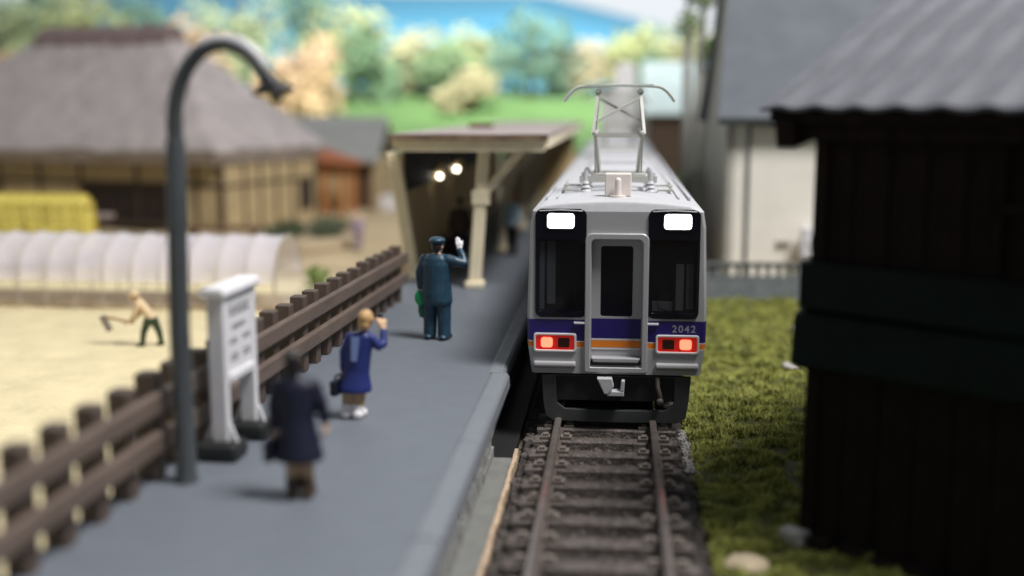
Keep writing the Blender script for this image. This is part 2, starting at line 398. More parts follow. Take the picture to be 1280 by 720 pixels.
while y < 19.5:
    s_ = link('sleeper', slp[k % 4], trk); s_.location = (random.uniform(-.02, .02), y + random.uniform(-.015, .015), random.uniform(-.006, .006)); s_.rotation_euler = (0, 0, random.uniform(-.012, .012))
    for cx in (-0.70 - 0.145, -0.70 + 0.145, 0.70 - 0.145, 0.70 + 0.145):
        c_ = link('rail_chair', ch_me, s_); c_.location = (cx, 0, 0); c_.rotation_euler = (0, 0, random.choice((0, math.pi)))
    y += 0.645; k += 1
# ballast stones: uncountable, one mesh
def stones(name, n, fx, size, m):
    ico = np.array([(0, 0, 1), (.894, 0, .447), (.276, .851, .447), (-.724, .526, .447), (-.724, -.526, .447), (.276, -.851, .447), (.724, .526, -.447), (-.276, .851, -.447), (-.894, 0, -.447), (-.276, -.851, -.447), (.724, -.526, -.447), (0, 0, -1)])
    icf = np.array([(0, 1, 2), (0, 2, 3), (0, 3, 4), (0, 4, 5), (0, 5, 1), (1, 6, 2), (2, 7, 3), (3, 8, 4), (4, 9, 5), (5, 10, 1), (6, 7, 2), (7, 8, 3), (8, 9, 4), (9, 10, 5), (10, 6, 1), (11, 7, 6), (11, 8, 7), (11, 9, 8), (11, 10, 9), (11, 6, 10)])
    P = fx(n)
    s_ = RNG.uniform(size[0], size[1], (n, 1, 1)) * RNG.uniform(.65, 1.25, (n, 1, 3)) * RNG.uniform(.75, 1.15, (n, 12, 1))
    a = RNG.uniform(0, 6.28, n); c, s2 = np.cos(a), np.sin(a)
    V = ico[None] * s_; X = V[..., 0] * c[:, None] - V[..., 1] * s2[:, None]; Y = V[..., 0] * s2[:, None] + V[..., 1] * c[:, None]
    V = np.stack([X, Y, V[..., 2] * .8], -1) + P[:, None, :]
    F = icf[None] + (np.arange(n) * 12)[:, None, None]
    return npmesh(name, V.reshape(-1, 3), F.reshape(-1, 3), m)
def ballast_pts(n):
    x = RNG.uniform(-1.30, 1.06, n); y = RNG.uniform(6, 19, n)
    z = np.where(np.abs(x - TX) < 0.98, 0.05, 0.06 - 0.10 * np.clip(np.abs(x - TX) - .98, 0, 1)); z = np.clip(z, 0.01, .1) + RNG.uniform(-.055, .0, n)
    return np.stack([x, y, z], -1)
o = stones('ballast', 6500, ballast_pts, (0.03, 0.062), M['ballast']); tag(o, 'brown grey ballast stones between and beside the sleepers', 'ballast', kind='stuff')
def powder_pts(n):
    y = RNG.uniform(14.6, 16.6, n); x = 1.05 + RNG.normal(0, .035, n); return np.stack([x, y, 0.055 + RNG.uniform(-.01, .03, n)], -1)
o = stones('pale_gravel', 350, powder_pts, (0.010, 0.028), M['stone']); tag(o, 'pale gravel spilled along the right edge of the track bed', 'gravel', kind='stuff')

# ---- turf: clumps of short blades
def turf(n, x0, x1, y0, y1):
    x = RNG.uniform(x0, x1, n); y = RNG.uniform(y0, y1, n)
    hz = np.array([noise.noise((a * 1.8, b * 1.8, 0)) for a, b in zip(x, y)])
    h2 = np.array([noise.noise((a * 3.5, b * 3.5, 5)) for a, b in zip(x, y)])
    nb = 6
    z = 0.07 * hz + 0.02 + 0.10 * np.clip(h2, -0.6, 1)
    hgt = (0.04 + 0.055 * RNG.random((n, nb))) * (0.75 + 0.6 * np.clip(h2[:, None] + .3, 0, 1))
    ang = RNG.uniform(0, 6.283, (n, nb)); lean = RNG.uniform(.01, .075, (n, nb)); wd = RNG.uniform(.010, .020, (n, nb))
    ox = x[:, None] + RNG.normal(0, .03, (n, nb)); oy = y[:, None] + RNG.normal(0, .03, (n, nb)); oz = np.broadcast_to(z[:, None] - .02, (n, nb))
    c, s_ = np.cos(ang), np.sin(ang)
    A = np.stack([ox - s_ * wd, oy + c * wd, oz], -1); B = np.stack([ox + s_ * wd, oy - c * wd, oz], -1)
    Cc = np.stack([ox + c * lean, oy + s_ * lean, oz + hgt], -1)
    V = np.stack([A, B, Cc], 2).reshape(-1, 3); F = np.arange(len(V)).reshape(-1, 3)
    return npmesh('grass', V, F, M['grass'])
o = turf(56000, 1.12, 5.2, 8.5, 28.9); tag(o, 'yellow green foam turf between the track and the dark barn', 'grass', kind='stuff')

# ================================================================== FENCE
FA = Vector((-4.93, 6.4, 0)); FB = Vector((-4.335, 22.3, 0))
fd = (FB - FA).normalized(); fl = (FB - FA).length; fang = math.atan2(-fd.x, fd.y)
fen = thing('fence', 'brown two rail fence of square posts along the platform back edge', 'fence', (FA.x, FA.y, PZ), fang)
pm = MB().box(-0.105, 0.105, -0.105, 0.105, 0, 1.13).mesh('fence_post', M['post'])
yy = 0.25
while yy < fl:
    o = link('fence_post', pm, fen); o.location = (-0.05 + random.uniform(-.008, .008), yy, random.uniform(-.02, .012)); o.rotation_euler = (random.uniform(-.012, .012), random.uniform(-.012, .012), random.uniform(-.03, .03))
    b = o.modifiers.new('bevel', 'BEVEL'); b.width = 0.015; b.segments = 1
    yy += 0.612
for z0 in (0.745, 0.335):
    MB().prism([(0.057, z0 - .005), (0.125, z0 - .005), (0.142, z0 + .012), (0.144, z0 + .20), (0.128, z0 + .222), (0.057, z0 + .225)], 'y', 0, fl).build('fence_rail', M['fence'], fen, bevel=0.02)

# ================================================================== STREET LAMP
lp = thing('street_lamp', 'dark grey platform lamp post with curved swan neck arm', 'street lamp', (-4.42, 10.86, PZ))
MB().tube([(0, 0, 0), (0, 0, .08), (0.0, 0, 1.6), (0.05, 0, 3.5), (0.055, 0, 3.56)], [.13, .108, .104, .098, .08], 18).build('pole', M['lamp'], lp, smooth=40)
arm = [(0.05, 0, 3.5)]
for k in range(0, 25):
    t = k / 24; a = R(180 - 145 * t)
    arm.append((0.57 + 0.52 * math.cos(a), 0, 3.68 + 0.79 * math.sin(a)))
MB().tube(arm, [.080] * 2 + [.078] * 20 + [.074] * 4, 14).build('arm', M['lamp'], lp, smooth=50)
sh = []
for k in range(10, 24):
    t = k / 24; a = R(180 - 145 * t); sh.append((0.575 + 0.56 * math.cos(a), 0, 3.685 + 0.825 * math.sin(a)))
MB().tube(sh, [.03] + [.066] * 12 + [.06], 10).build('arm_highlight', M['lamp_highlight'], lp, smooth=50)  # pale tube along the arm's upper side, a highlight built as shape
hd = MB(); hd.cyl((0.98, 0, 4.16), (1.06, 0, 4.06), .08, .11, 12)
c0 = Vector((1.06, 0, 4.07))
for k in range(5):
    a = R(72 * k + 10); d = Vector((math.cos(a), math.sin(a), -0.28))
    hd.tube([c0, c0 + d * .11 + Vector((0, 0, -.005)), c0 + d * .21 + Vector((0, 0, 0.035 if k in (0,) else -.03))], [.075, .062, .022], 8)
hd.cyl((1.06, 0, 4.08), (1.10, 0, 3.90), .085, .045, 10)
hd.build('lamp_head', M['lampdark'], lp, smooth=50)

# ================================================================== STATION SIGN
sg = thing('station_sign', 'white platform name board on two legs with black feet', 'sign', (-4.33, 11.62, PZ), R(-3))
for yy in (0.06, 0.90):
    foot = MB().box(-0.24, 0.24, yy - .20, yy + .20, 0, 0.20).build('foot', M['rubber'], sg, bevel=0.06)
    MB().box(-0.10, 0.10, yy - .055, yy + .055, 0.19, 1.80).build('leg', M['white'], sg, bevel=0.02)
    for s_ in (-1, 1): MB().bar((s_ * 0.09, yy, 0.40), (s_ * 0.17, yy, 0.19), .04).build('leg_brace', M['white'], sg)
MB().box(-0.085, 0.085, 0.12, 0.84, 0.95, 1.80).build('board', M['white'], sg)
MB().box(-0.115, 0.115, 0.125, 0.835, 0.84, 0.945).build('crossbar', M['white'], sg, bevel=0.02)
MB().prism([(-0.13, 1.802), (0.13, 1.802), (0.145, 1.85), (0.125, 1.93), (-0.125, 1.93), (-0.145, 1.85)], 'y', -0.06, 1.02).build('cap', M['white'], sg, bevel=0.035)
mb = MB(); rr = random.Random(5)
def glyphs(mb, y0, z0, n, s_):
    for i in range(n):
        yc = y0 + i * s_ * 1.25
        for q in range(2): mb.box(0.086, 0.092, yc, yc + s_, z0 + s_ * (.15 + .55 * q), z0 + s_ * (.27 + .55 * q))
        a = rr.uniform(.2, .7); mb.box(0.0925, 0.094, yc + s_ * a, yc + s_ * (a + .14), z0, z0 + s_)
        a = rr.uniform(.05, .3); mb.box(0.0945, 0.096, yc + s_ * a, yc + s_ * (a + .10), z0 + s_ * .1, z0 + s_ * .6)
for (y_, z_, n_, q_) in ((.19, 1.57, 4, .125), (.25, 1.42, 6, .055), (.18, 1.26, 3, .06), (.56, 1.26, 3, .06), (.20, 1.06, 2, .095), (.55, 1.06, 2, .095)):
    mb = MB(); glyphs(mb, y_, z_, n_, q_); mb.build('lettering', M['ink'], sg)


# ================================================================== TRAIN
TC = 0.025; YF = 16.2
def hw(z):   # half width of the car body at height z above the rail plane
    pts = [(1.02, 1.245), (1.40, 1.30), (1.55, 1.315), (2.0, 1.315), (3.20, 1.275), (3.42, 1.24)]
    for (z0, a), (z1, b) in zip(pts, pts[1:]):
        if z <= z1: return a + (b - a) * (z - z0) / (z1 - z0)
    return pts[-1][1]
def make_car(name, label, y0, length, front):
    t = thing(name, label, 'train', (TC, y0, 0))
    nose = 0.10 if front else 0.0
    zones = [('lower_body', 1.02, 1.40, 'silver'), ('lower_white_line', 1.40, 1.415, 'stripe_white'), ('orange_stripe', 1.415, 1.495, 'orange'), ('upper_white_line', 1.495, 1.51, 'stripe_white'), ('blue_stripe', 1.51, 1.83, 'blue'), ('upper_body', 1.83, 3.42, 'silver')]
    # front openings: (x0,x1,z0,z1)
    wl, wr, dr = (-1.16, -0.47, 1.90, 3.44), (0.47, 1.16, 1.90, 3.44), (-0.385, 0.385, 1.15, 3.02)
    for nm, za, zb, m in zones:
        mb = MB(); zs = [za, zb]
        if nm == 'upper_body': zs = [za, 1.90, 2.2, 2.6, 3.02, 3.2, 3.32, 3.42]
        if nm == 'lower_body': zs = [1.02, 1.15, 1.40]
        for a, b in zip(zs, zs[1:]):
            ha, hb = hw(a), hw(b); fa, fb = ha - (.045 if front else 0), hb - (.045 if front else 0)
            for s in (-1, 1):
                mb.add([(s * fa, 0, a), (s * fb, 0, b), (s * (hb - .006), nose * .5, b), (s * (ha - .006), nose * .5, a)], [(0, 1, 2, 3)])
                mb.add([(s * (ha - .006), nose * .5, a), (s * (hb - .006), nose * .5, b), (s * hb, nose * 1.6, b), (s * ha, nose * 1.6, a)], [(0, 1, 2, 3)])
                mb.add([(s * ha, nose * 1.6, a), (s * hb, nose * 1.6, b), (s * hb, length, b), (s * ha, length, a)], [(0, 1, 2, 3)])
            mb.add([(-ha, length, a), (ha, length, a), (hb, length, b), (-hb, length, b)], [(0, 1, 2, 3)])
            if not front:
                mb.add([(-ha, 0, a), (ha, 0, a), (hb, 0, b), (-hb, 0, b)], [(0, 1, 2, 3)]); continue
            xs = [None, -1.16, -0.47, -0.385, 0.385, 0.47, 1.16, None]; zc = (a + b) / 2
            for i in range(7):
                xa0 = -fa if i == 0 else xs[i]; xa1 = fa if i == 6 else xs[i + 1]; xb0 = -fb if i == 0 else xs[i]; xb1 = fb if i == 6 else xs[i + 1]
                xc = (xa0 + xa1) / 2
                if any(q[0] - .001 <= xc <= q[1] + .001 and q[2] < zc < q[3] for q in (wl, wr, dr)): continue
                mb.add([(xa0, 0, a), (xa1, 0, a), (xb1, 0, b), (xb0, 0, b)], [(0, 1, 2, 3)])
        mb.build(nm, M[m], t, smooth=40)
    # roof: shallow arch, front edge rolls over
    prof = [(-hw(3.42), 3.42), (-1.19, 3.475), (-1.05, 3.515), (-0.7, 3.555), (-0.3, 3.58), (0, 3.585), (0.3, 3.58), (0.7, 3.555), (1.05, 3.515), (1.19, 3.475), (hw(3.42), 3.42)]
    mb = MB(); secs = [(0.0, .965, -.05), (.02, .985, -.02), (.07, 1, -.004), (.14, 1, 0), (length, 1, 0)] if front else [(0, 1, 0), (length, 1, 0)]
    vs = []; fs = []; n = len(prof)
    for yy, kx, dz in secs:
        for x, z in prof: vs.append((x * kx, yy, 3.42 + (z - 3.42 + dz) if z > 3.43 else 3.42))
    for i in range(len(secs) - 1):
        for k in range(n - 1): fs.append((i * n + k, i * n + k + 1, (i + 1) * n + k + 1, (i + 1) * n + k))
    fs += [tuple(range(n)), tuple((len(secs) - 1) * n + k for k in range(n))]
    mb.add(vs, fs); roof = mb.build('roof', M['roofgrey'], t, smooth=35)
    # roof ribs and ac boxes
    for yy in np.arange(4.2 if front else 1.5, length - 2, 3.6):
        MB().prism([(-0.62, 3.56), (0.62, 3.56), (0.60, 3.74), (0.52, 3.80), (-0.52, 3.80), (-0.60, 3.74)], 'y', yy, yy + 2.2).build('roof_unit', M['roofgrey'], t, bevel=0.03)
    mb = MB()
    for s in (-1, 1):
        for xx in (0.92, 1.08): mb.box(s * xx - .012, s * xx + .012, 0.9, length - .3, 3.50, 3.56)
    mb.build('roof_rail', M['roofgrey'], roof)
    # side windows and doors, seen from a step aside
    for s in (-1, 1):
        for yy in np.arange(1.9, length - 2.6, 4.0):
            x = s * (hw(2.4) + .006); xt = s * (hw(3.1) + .006); xb = s * (hw(1.06) + .004)
            MB().add([(xb, yy, 1.08), (xb, yy + 1.25, 1.08), (s * (hw(1.5) + .006), yy + 1.25, 1.5), (s * (hw(1.5) + .006), yy, 1.5), (xt, yy + 1.25, 3.1), (xt, yy, 3.1)], [(0, 1, 2, 3), (3, 2, 4, 5)]).build('side_door', M['silver'], t)
            MB().add([(s * (hw(2.1) + .012), yy + .15, 2.1), (s * (hw(2.1) + .012), yy + 1.1, 2.1), (s * (hw(2.95) + .012), yy + 1.1, 2.95), (s * (hw(2.95) + .012), yy + .15, 2.95)], [(0, 1, 2, 3)]).build('door_window', M['gloss_black'], t)
            MB().add([(s * (hw(2.1) + .008), yy + 1.6, 2.1), (s * (hw(2.1) + .008), yy + 3.6, 2.1), (s * (hw(2.95) + .008), yy + 3.6, 2.95), (s * (hw(2.95) + .008), yy + 1.6, 2.95)], [(0, 1, 2, 3)]).build('side_window', M['gloss_black'], t)
    # under-floor
    MB().box(-1.12, 1.12, 0.5, length - .1, 0.95, 1.02).box(-0.95, 0.95, 3, length - 3, 0.42, 0.95).build('underframe', M['black'], t)
    for yy in (1.9, length - 1.9):
        mb = MB()
        for s in (-1, 1):
            mb.box(s * .98 - .06, s * .98 + .06, yy - 1.0, yy + 1.0, .5, .8)
        mb.box(-.9, .9, yy - .25, yy + .25, .6, .9)
        bg_ = mb.build('bogie', M['black'], t)
        for dy in (-.62, .62):
            for s in (-1, 1):
                MB().cyl((s * .70 - .05 - TC * 0, yy + dy, .70), (s * .70 + .08, yy + dy, .70), .36, n=20).build('wheel', M['skirt'], bg_, smooth=40)
    return t, roof

car, roof = make_car('train_car', 'silver commuter train front car with lit headlights and purple blue band', YF, 17.6, True)
car2, roof2 = make_car('train_car', 'rear silver train car coupled behind the lit front car', YF + 18.1, 17.6, False)
for o_ in (car, car2): o_['group'] = 'cars of the train'

# front windows
for s in (-1, 1):
    x0, x1 = (-1.19, -0.445) if s < 0 else (0.445, 1.19)
    out = rrect(x0, x1, 1.86, 3.46, 0.10); ix0, ix1 = (x0 + .05, x1 - .05)
    inn = rrect(ix0 + .0, ix1, 1.95, 3.0, 0.04)
    fr = MB().ring(out, inn, -0.022, 0.03).build('window_surround', M['gloss_black'], car, smooth=30, bevel=0.01)
    MB().prism(rrect(ix0 - .01, ix1 + .01, 1.94, 3.01, .03), 'y', 0.006, 0.018).build('window_glass', M['dark_glass'], fr)
    hx = (-0.82 if s < 0 else 0.865) ; hz = 3.285
    MB().ring(rrect(hx - .225, hx + .225, hz - .138, hz + .138, .05), rrect(hx - .195, hx + .195, hz - .108, hz + .108, .045), -0.030, -0.021).build('headlight_rim', M['gloss_black'], fr)
    hl = MB().prism(rrect(hx - .195, hx + .195, hz - .108, hz + .108, .045), 'y', -0.027, -0.018).build('headlight', M['headlight'], car); hl.parent = car
    MB().tube([(x0 + .06, -0.024, 3.43), ((x0 + x1) / 2, -0.03, 3.445), (x1 - .06, -0.024, 3.43)], .008, 6).build('window_lip', M['bezel'], fr)
    # wiper
    MB().bar((s * .95, -.03, 1.93), (s * .60, -.03, 2.02), .014).bar((s * .60, -.03, 2.02), (s * .60, -.03, 2.30), .012).build('wiper', M['gloss_black'], fr)
# cab interior, seen dimly through the glass
mb = MB().box(-1.2, 1.2, 0.78, 0.82, 1.2, 3.4).box(-1.18, 1.18, 0.02, 0.8, 1.18, 1.2)
mb.build('cab_wall', M['cab'], car)
MB().box(-1.13, -1.06, 0.05, 0.08, 1.97, 2.98).box(-1.02, -0.90, 0.07, 0.10, 2.05, 2.98).build('cab_blind_reflection', M['cab_grey'], car)  # pale cab strips, brightened to paint the reflection in the left glass
MB().box(0.86, 0.97, 0.05, 0.08, 1.98, 2.66).box(1.01, 1.11, 0.07, 0.10, 2.0, 2.66).box(0.52, 0.82, 0.1, 0.13, 1.96, 2.1).build('cab_blind_reflection', M['cab_grey'], car)  # likewise for the right glass, reflection put into the pale grey
MB().ball((0.72, 0.4, 2.28), (.09, .1, .12), 6).ball((0.72, 0.42, 2.05), (.19, .13, .2), 6).build('cab_seat', M['skirt'], car, smooth=60)
# gangway door
out = rrect(-0.46, 0.46, 1.05, 3.11, 0.10, rb=.03); inn = rrect(-0.375, 0.375, 1.13, 3.02, 0.08, rb=.015)
dfm = MB().ring(out, inn, -0.055, 0.02).build('door_frame', M['silver'], car, smooth=30, bevel=0.014)
MB().ring(rrect(-0.385, 0.385, 1.12, 3.03, 0.08, rb=.02), rrect(-0.365, 0.365, 1.14, 3.01, 0.07, rb=.01), 0.02, 0.16).build('door_jamb', M['silver'], dfm)
dy = 0.12
door = MB().ring(rrect(-.40, .40, 1.10, 3.05, .02), rrect(-.235, .235, 1.86, 2.91, .04), dy, dy + .05).build('gangway_door', M['silver'], car)
MB().prism(rrect(-.245, .245, 1.85, 2.92, .03), 'y', dy + .02, dy + .03).build('door_window', M['gloss_black'], door)
MB().box(-.362, .362, dy - .008, dy + .002, 1.535, 1.83).build('door_blue_band', M['blue'], door)
MB().box(-.362, .362, dy - .009, dy + .002, 1.505, 1.53).build('door_white_line', M['stripe_white'], door)
MB().box(-.362, .362, dy - .010, dy + .002, 1.40, 1.50).build('door_orange_band', M['orange'], door)
MB().box(-.362, .362, dy - .009, dy + .002, 1.365, 1.395).build('door_white_line', M['stripe_white'], door)
MB().prism([(-.362, 1.27), (.362, 1.27), (.33, 1.20), (-.33, 1.20)], 'y', -.05, dy).build('door_step', M['silver'], door, bevel=0.015)
# lights, steps, handles, number
for s in (-1, 1):
    bx = s * 0.895
    bz = MB().ring(rrect(bx - .315, bx + .315, 1.345, 1.625, .04), rrect(bx - .285, bx + .285, 1.375, 1.595, .03), -0.035, 0.01).build('taillight_bezel', M['bezel'], car, bevel=0.008)
    MB().prism(rrect(bx - .288, bx + .288, 1.372, 1.598, .03), 'y', -0.012, 0.004).build('taillight_cover', M['tail_cover'], bz)
    lx = bx + s * .12
    MB().prism(rrect(lx - .085, lx + .085, 1.41, 1.56, .04), 'y', -0.022, -0.011).build('taillight', M['tail_on'], car)
    lx = bx - s * .13
    MB().prism(rrect(lx - .085, lx + .085, 1.415, 1.555, .02), 'y', -0.020, -0.011).build('dark_marker_light', M['tail_off'], car)
    MB().prism([(0.0, 1.21), (-.075, 1.20), (-.085, 1.135), (0.0, 1.09)], 'x', bx - .31, bx + .31).build('bumper_step', M['silver'], car, bevel=0.02)
    MB().box(s * .53 - .085, s * .53 + .085, -.05, -.02, 1.775, 1.80).box(s * .53 - .08, s * .53 - .06, -.03, 0.0, 1.775, 1.80).box(s * .53 + .06, s * .53 + .08, -.03, 0.0, 1.775, 1.80).build('grab_handle', M['white'], car)
fc = bpy.data.curves.new('number', 'FONT'); fc.body = '2042'; fc.size = 0.145; fc.extrude = 0.002; fc.space_character = 1.25; fc.align_x = 'CENTER'; fc.offset = 0.002
fo = bpy.data.objects.new('number_tmp', fc); COL.objects.link(fo); bpy.context.view_layer.update()
nme = bpy.data.meshes.new_from_object(fo.evaluated_get(bpy.context.evaluated_depsgraph_get())); bpy.data.objects.remove(fo)
nme.materials.clear(); nme.materials.append(mat('number_silver', (.30, .29, .33), .4, 0))
no_ = link('number', nme, car); no_.location = (0.985, -0.004, 1.665); no_.rotation_euler = (math.pi / 2, 0, 0)
# skirt (snow plough), coupler, hoses
MB().ring([(-1.09, 0.99), (-1.07, .60), (-1.03, .36), (-.92, .285), (0, .275), (.93, .285), (1.04, .36), (1.08, .60), (1.11, .99), (0, .995)],
          [(-.87, 0.975), (-.87, .68), (-.86, .56), (-.74, .47), (0, .455), (.74, .47), (.86, .56), (.87, .68), (.87, .975), (0, .975)], 0.02, 0.10).build('skirt', M['skirt'], car, bevel=0.015)
MB().box(-.93, .93, 0.06, 0.075, .60, 1.01).build('skirt_backplate', M['black'], car)
cp = MB().prism([(-.27, .985), (-.05, .985), (-.02, .86), (-.10, .75), (-.16, .75)], 'y', -.16, .05).box(-.12, .13, -.14, .05, .715, .79).prism([(.07, .79), (.13, .79), (.14, .95), (.09, .95)], 'y', -.14, .0).build('coupler', M['coupler'], car, bevel=0.012)
MB().tube([(.62, .0, .98), (.62, -.02, .85), (.66, -.03, .70), (.66, .0, .58)], .035, 8).ball((.66, -.03, .63), .055, 5).build('brake_hose', M['chair'], car, smooth=50)
# antenna in ivory plastic
an = MB().box(-.20, .20, .72, .98, 3.585, 3.93).build('signal_antenna', M['ivory'], car, bevel=0.02)
MB().cyl((0, .62, 3.58), (0, .62, 3.83), .05, n=12).ball((0, .62, 3.83), .05, 6).cyl((0, .62, 3.575), (0, .62, 3.61), .12, n=14).build('arrester', M['ivory'], an, smooth=40)
# ---- pantograph
def make_panto(parent, yc):
    pt = MB()
    zb = 3.72
    for s in (-1, 1):
        pt.box(-.62, .62, yc + s * .50 - .035, yc + s * .50 + .035, zb, zb + .10)
        pt.box(s * .46 - .03, s * .46 + .03, yc - .5, yc + .5, zb + .02, zb + .09)
        pt.cyl((-.44, yc + s * .36, zb + .10), (.44, yc + s * .36, zb + .10), .045, n=10)
    p = pt.build('pantograph', M['panto'], parent, smooth=30)
    for sx in (-1, 1):
        for sy in (-1, 1):
            ins = MB()
            x, y_ = sx * .52, yc + sy * .50
            for q in range(3): ins.cyl((x, y_, 3.57 + q * .065), (x, y_, 3.615 + q * .065), .10 - .012 * q, .075 - .012 * q, n=14)
            ins.cyl((x, y_, 3.55), (x, y_, zb + .16), .05, n=10); ins.box(x - .12, x + .12, y_ - .06, y_ + .06, 3.55, 3.575)
            ins.cyl((x, y_, zb + .10), (x, y_, zb + .19), .04, .03, n=8); ins.build('insulator', M['roofgrey'], p, smooth=30)
    kz, kx, ky = 4.50, .37, .62; tz, tx = 5.16, .34
    for sy in (-1, 1):
        lo = MB()
        for s in (-1, 1): lo.bar((s * .31, yc + sy * .30, zb + .10), (s * kx, yc + sy * ky, kz), .04)
        for s in (-1, 1): lo.bar((s * .37, yc + sy * .28, zb + .10), (s * (kx + .01), yc + sy * ky, kz), .022)
        lo.bar((-kx - .03, yc + sy * ky, kz - .04), (kx + .03, yc + sy * ky, kz - .04), .045)
        lo.build('lower_arm', M['panto'], p)
        up = MB()
        for s in (-1, 1):
            up.bar((s * (kx + .035), yc + sy * ky, kz - .01), (s * tx, yc + sy * .10, tz), .045)
            up.ball((s * (kx), yc + sy * ky, kz), .05, 5)
        d = 1 if sy < 0 else -1
        a = Vector((-d * kx, yc + sy * ky, kz)); b = Vector((d * tx, yc + sy * .10, tz)); a2 = Vector((-d * tx, yc + sy * .10, tz))
        up.bar(a.lerp(a2, .28), b.lerp(Vector((d * kx, yc + sy * ky, kz)), .15), .042)
        up.build('upper_arm', M['panto'], p)
    hd = MB()
    for sy in (-1, 1):
        y_ = yc + sy * .17; pts = []
        for k in range(-14, 15):
            x = k / 14 * .90; q = abs(x); z = tz + .085 + (0.02 * (1 - (q / .6) ** 2) if q < .6 else -.24 * ((q - .6) / .3) ** 2)
            pts.append((x, y_, z))
        hd.tube(pts, .022, 8)
        hd.box(-.55, .55, y_ - .05, y_ + .05, tz + .085, tz + .118)
    for s in (-1, 1):
        hd.bar((s * tx, yc - .2, tz + .02), (s * tx, yc + .2, tz + .02), .05); hd.ball((s * tx, yc - .1, tz), .055, 6); hd.ball((s * tx, yc + .1, tz), .055, 6)
        hd.bar((s * .62, yc - .17, tz + .09), (s * .66, yc + .17, tz + .09), .03)
    hd.build('collector_head', M['pantohead'], p, smooth=40)
    for s in (-1, 1):
        rb = MB(); rb.tube([(s * .62, yc - .55, 3.60), (s * .86, yc - .55, 3.60), (s * .86, yc + .55, 3.60), (s * .62, yc + .55, 3.60)], .022, 6)
        rb.tube([(s * .80, yc - .55, 3.66), (s * .86, yc - .45, 3.66), (s * .86, yc + .45, 3.66)], .018, 6)
        rb.build('step_rail', M['panto'], p)
make_panto(car, 2.45); make_panto(car, 15.2)

# ================================================================== BARN (dark foreground building, turned 39 degrees)
bn = thing('barn', 'dark brown wooden barn with grey corrugated roof beside the turf', 'barn', (2.22, 12.45, 0), R(-39))
# local: +x runs along the visible wall towards the camera side, +y into the building
BW, BD, BH = 6.5, 7.0, 4.72
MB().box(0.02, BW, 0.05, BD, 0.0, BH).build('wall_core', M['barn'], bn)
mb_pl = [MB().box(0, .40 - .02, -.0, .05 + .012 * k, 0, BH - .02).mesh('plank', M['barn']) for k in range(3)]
for i in range(16):
    o = link('plank', mb_pl[i % 3], bn); o.location = (i * .405, -.012 - .008 * (i % 2), 0.02)
for i in range(17):
    o = link('plank', mb_pl[(i + 1) % 3], bn); o.location = (-.0 - .012 * (i % 2), (i + 1) * .405, 0.02); o.rotation_euler = (0, 0, R(-90))
MB().box(-.06, .10, -.06, .10, 0, BH).build('corner_post', M['barn'], bn, bevel=.01)
MB().box(1.9, 1.98, -.10, -.02, 3.3, 4.6).box(3.6, 3.68, -.10, -.02, 3.3, 4.6).box(1.9, 3.68, -.10, -.02, 3.9, 3.98).build('window_frame', M['barn'], bn)
# green boarded ledge round the barn
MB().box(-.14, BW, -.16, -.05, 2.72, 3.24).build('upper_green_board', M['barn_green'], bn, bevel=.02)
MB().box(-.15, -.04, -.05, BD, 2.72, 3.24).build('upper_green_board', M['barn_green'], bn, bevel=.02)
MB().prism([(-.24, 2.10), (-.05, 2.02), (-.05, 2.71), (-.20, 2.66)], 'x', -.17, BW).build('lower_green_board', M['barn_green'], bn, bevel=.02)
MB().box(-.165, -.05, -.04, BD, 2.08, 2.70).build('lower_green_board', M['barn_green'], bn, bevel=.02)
MB().bar((-.30, -.30, 4.62), (-.30, 2.5, 5.2), .24, .30).bar((-.48, -.10, 4.66), (BW, -.10, 4.66), .16, .2).build('eave_beam', M['barn'], bn, bevel=.02)
pitch = math.tan(R(25.5)); RL = 4.6
fa_ = MB().box(-.5, BW, -.28, -.22, 4.74, 4.86).build('fascia', M['barn'], bn)
def wave_sheet(w_):
    mb = MB(); vs = []; fs = []; n = 14
    for side in (0, 1):
        for i in range(n + 1):
            t = i / n; z = 0.032 * (0.5 - 0.5 * math.cos(2 * math.pi * t)) ** 1.5 - .04 * side
            vs += [(t * w_, 0, z), (t * w_, RL, z + RL * pitch)]
    for i in range(n):
        fs += [(2 * i, 2 * i + 2, 2 * i + 3, 2 * i + 1)]
        q = 2 * (n + 1); fs += [(q + 2 * i, q + 2 * i + 1, q + 2 * i + 3, q + 2 * i + 2), (2 * i, q + 2 * i, q + 2 * i + 2, 2 * i + 2)]
    fs += [(0, 1, 2 * (n + 1) + 1, 2 * (n + 1)), (2 * n, 2 * (n + 1) + 2 * n, 2 * (n + 1) + 2 * n + 1, 2 * n + 1)]
    return mb.add(vs, fs).mesh('roof_sheet', M['barn_roof'], 50)
ws = wave_sheet(.445)
for i in range(16):
    o = link('roof_sheet', ws, bn); o.location = (-.58 + i * .446, -.36, 4.90 + random.uniform(0, .006))
MB().add([(-.55, -.30, 4.86), (BW + .1, -.30, 4.86), (BW + .1, RL - .36, 4.86 + (RL - .06) * pitch), (-.55, RL - .36, 4.86 + (RL - .06) * pitch), (-.55, 2 * RL - .7, 4.86), (BW + .1, 2 * RL - .7, 4.86)], [(0, 1, 2, 3), (3, 2, 5, 4)]).build('roof_deck', M['barn'], bn)
MB().box(-.6, BW, RL - .45, RL - .25, 4.9 + RL * pitch, 5.0 + RL * pitch).build('ridge_cap', M['barn_roof'], bn)
# stone plinth course
for i in range(9):
    w_ = random.uniform(.26, .36)
    MB().box(0, w_, -.13, .1, 0, random.uniform(.10, .17)).build('plinth_stone', M['stone'] if i in (0,) else M['barn'], bn, bevel=.03).location = (-.22 + i * .36, -.14, 0.01)
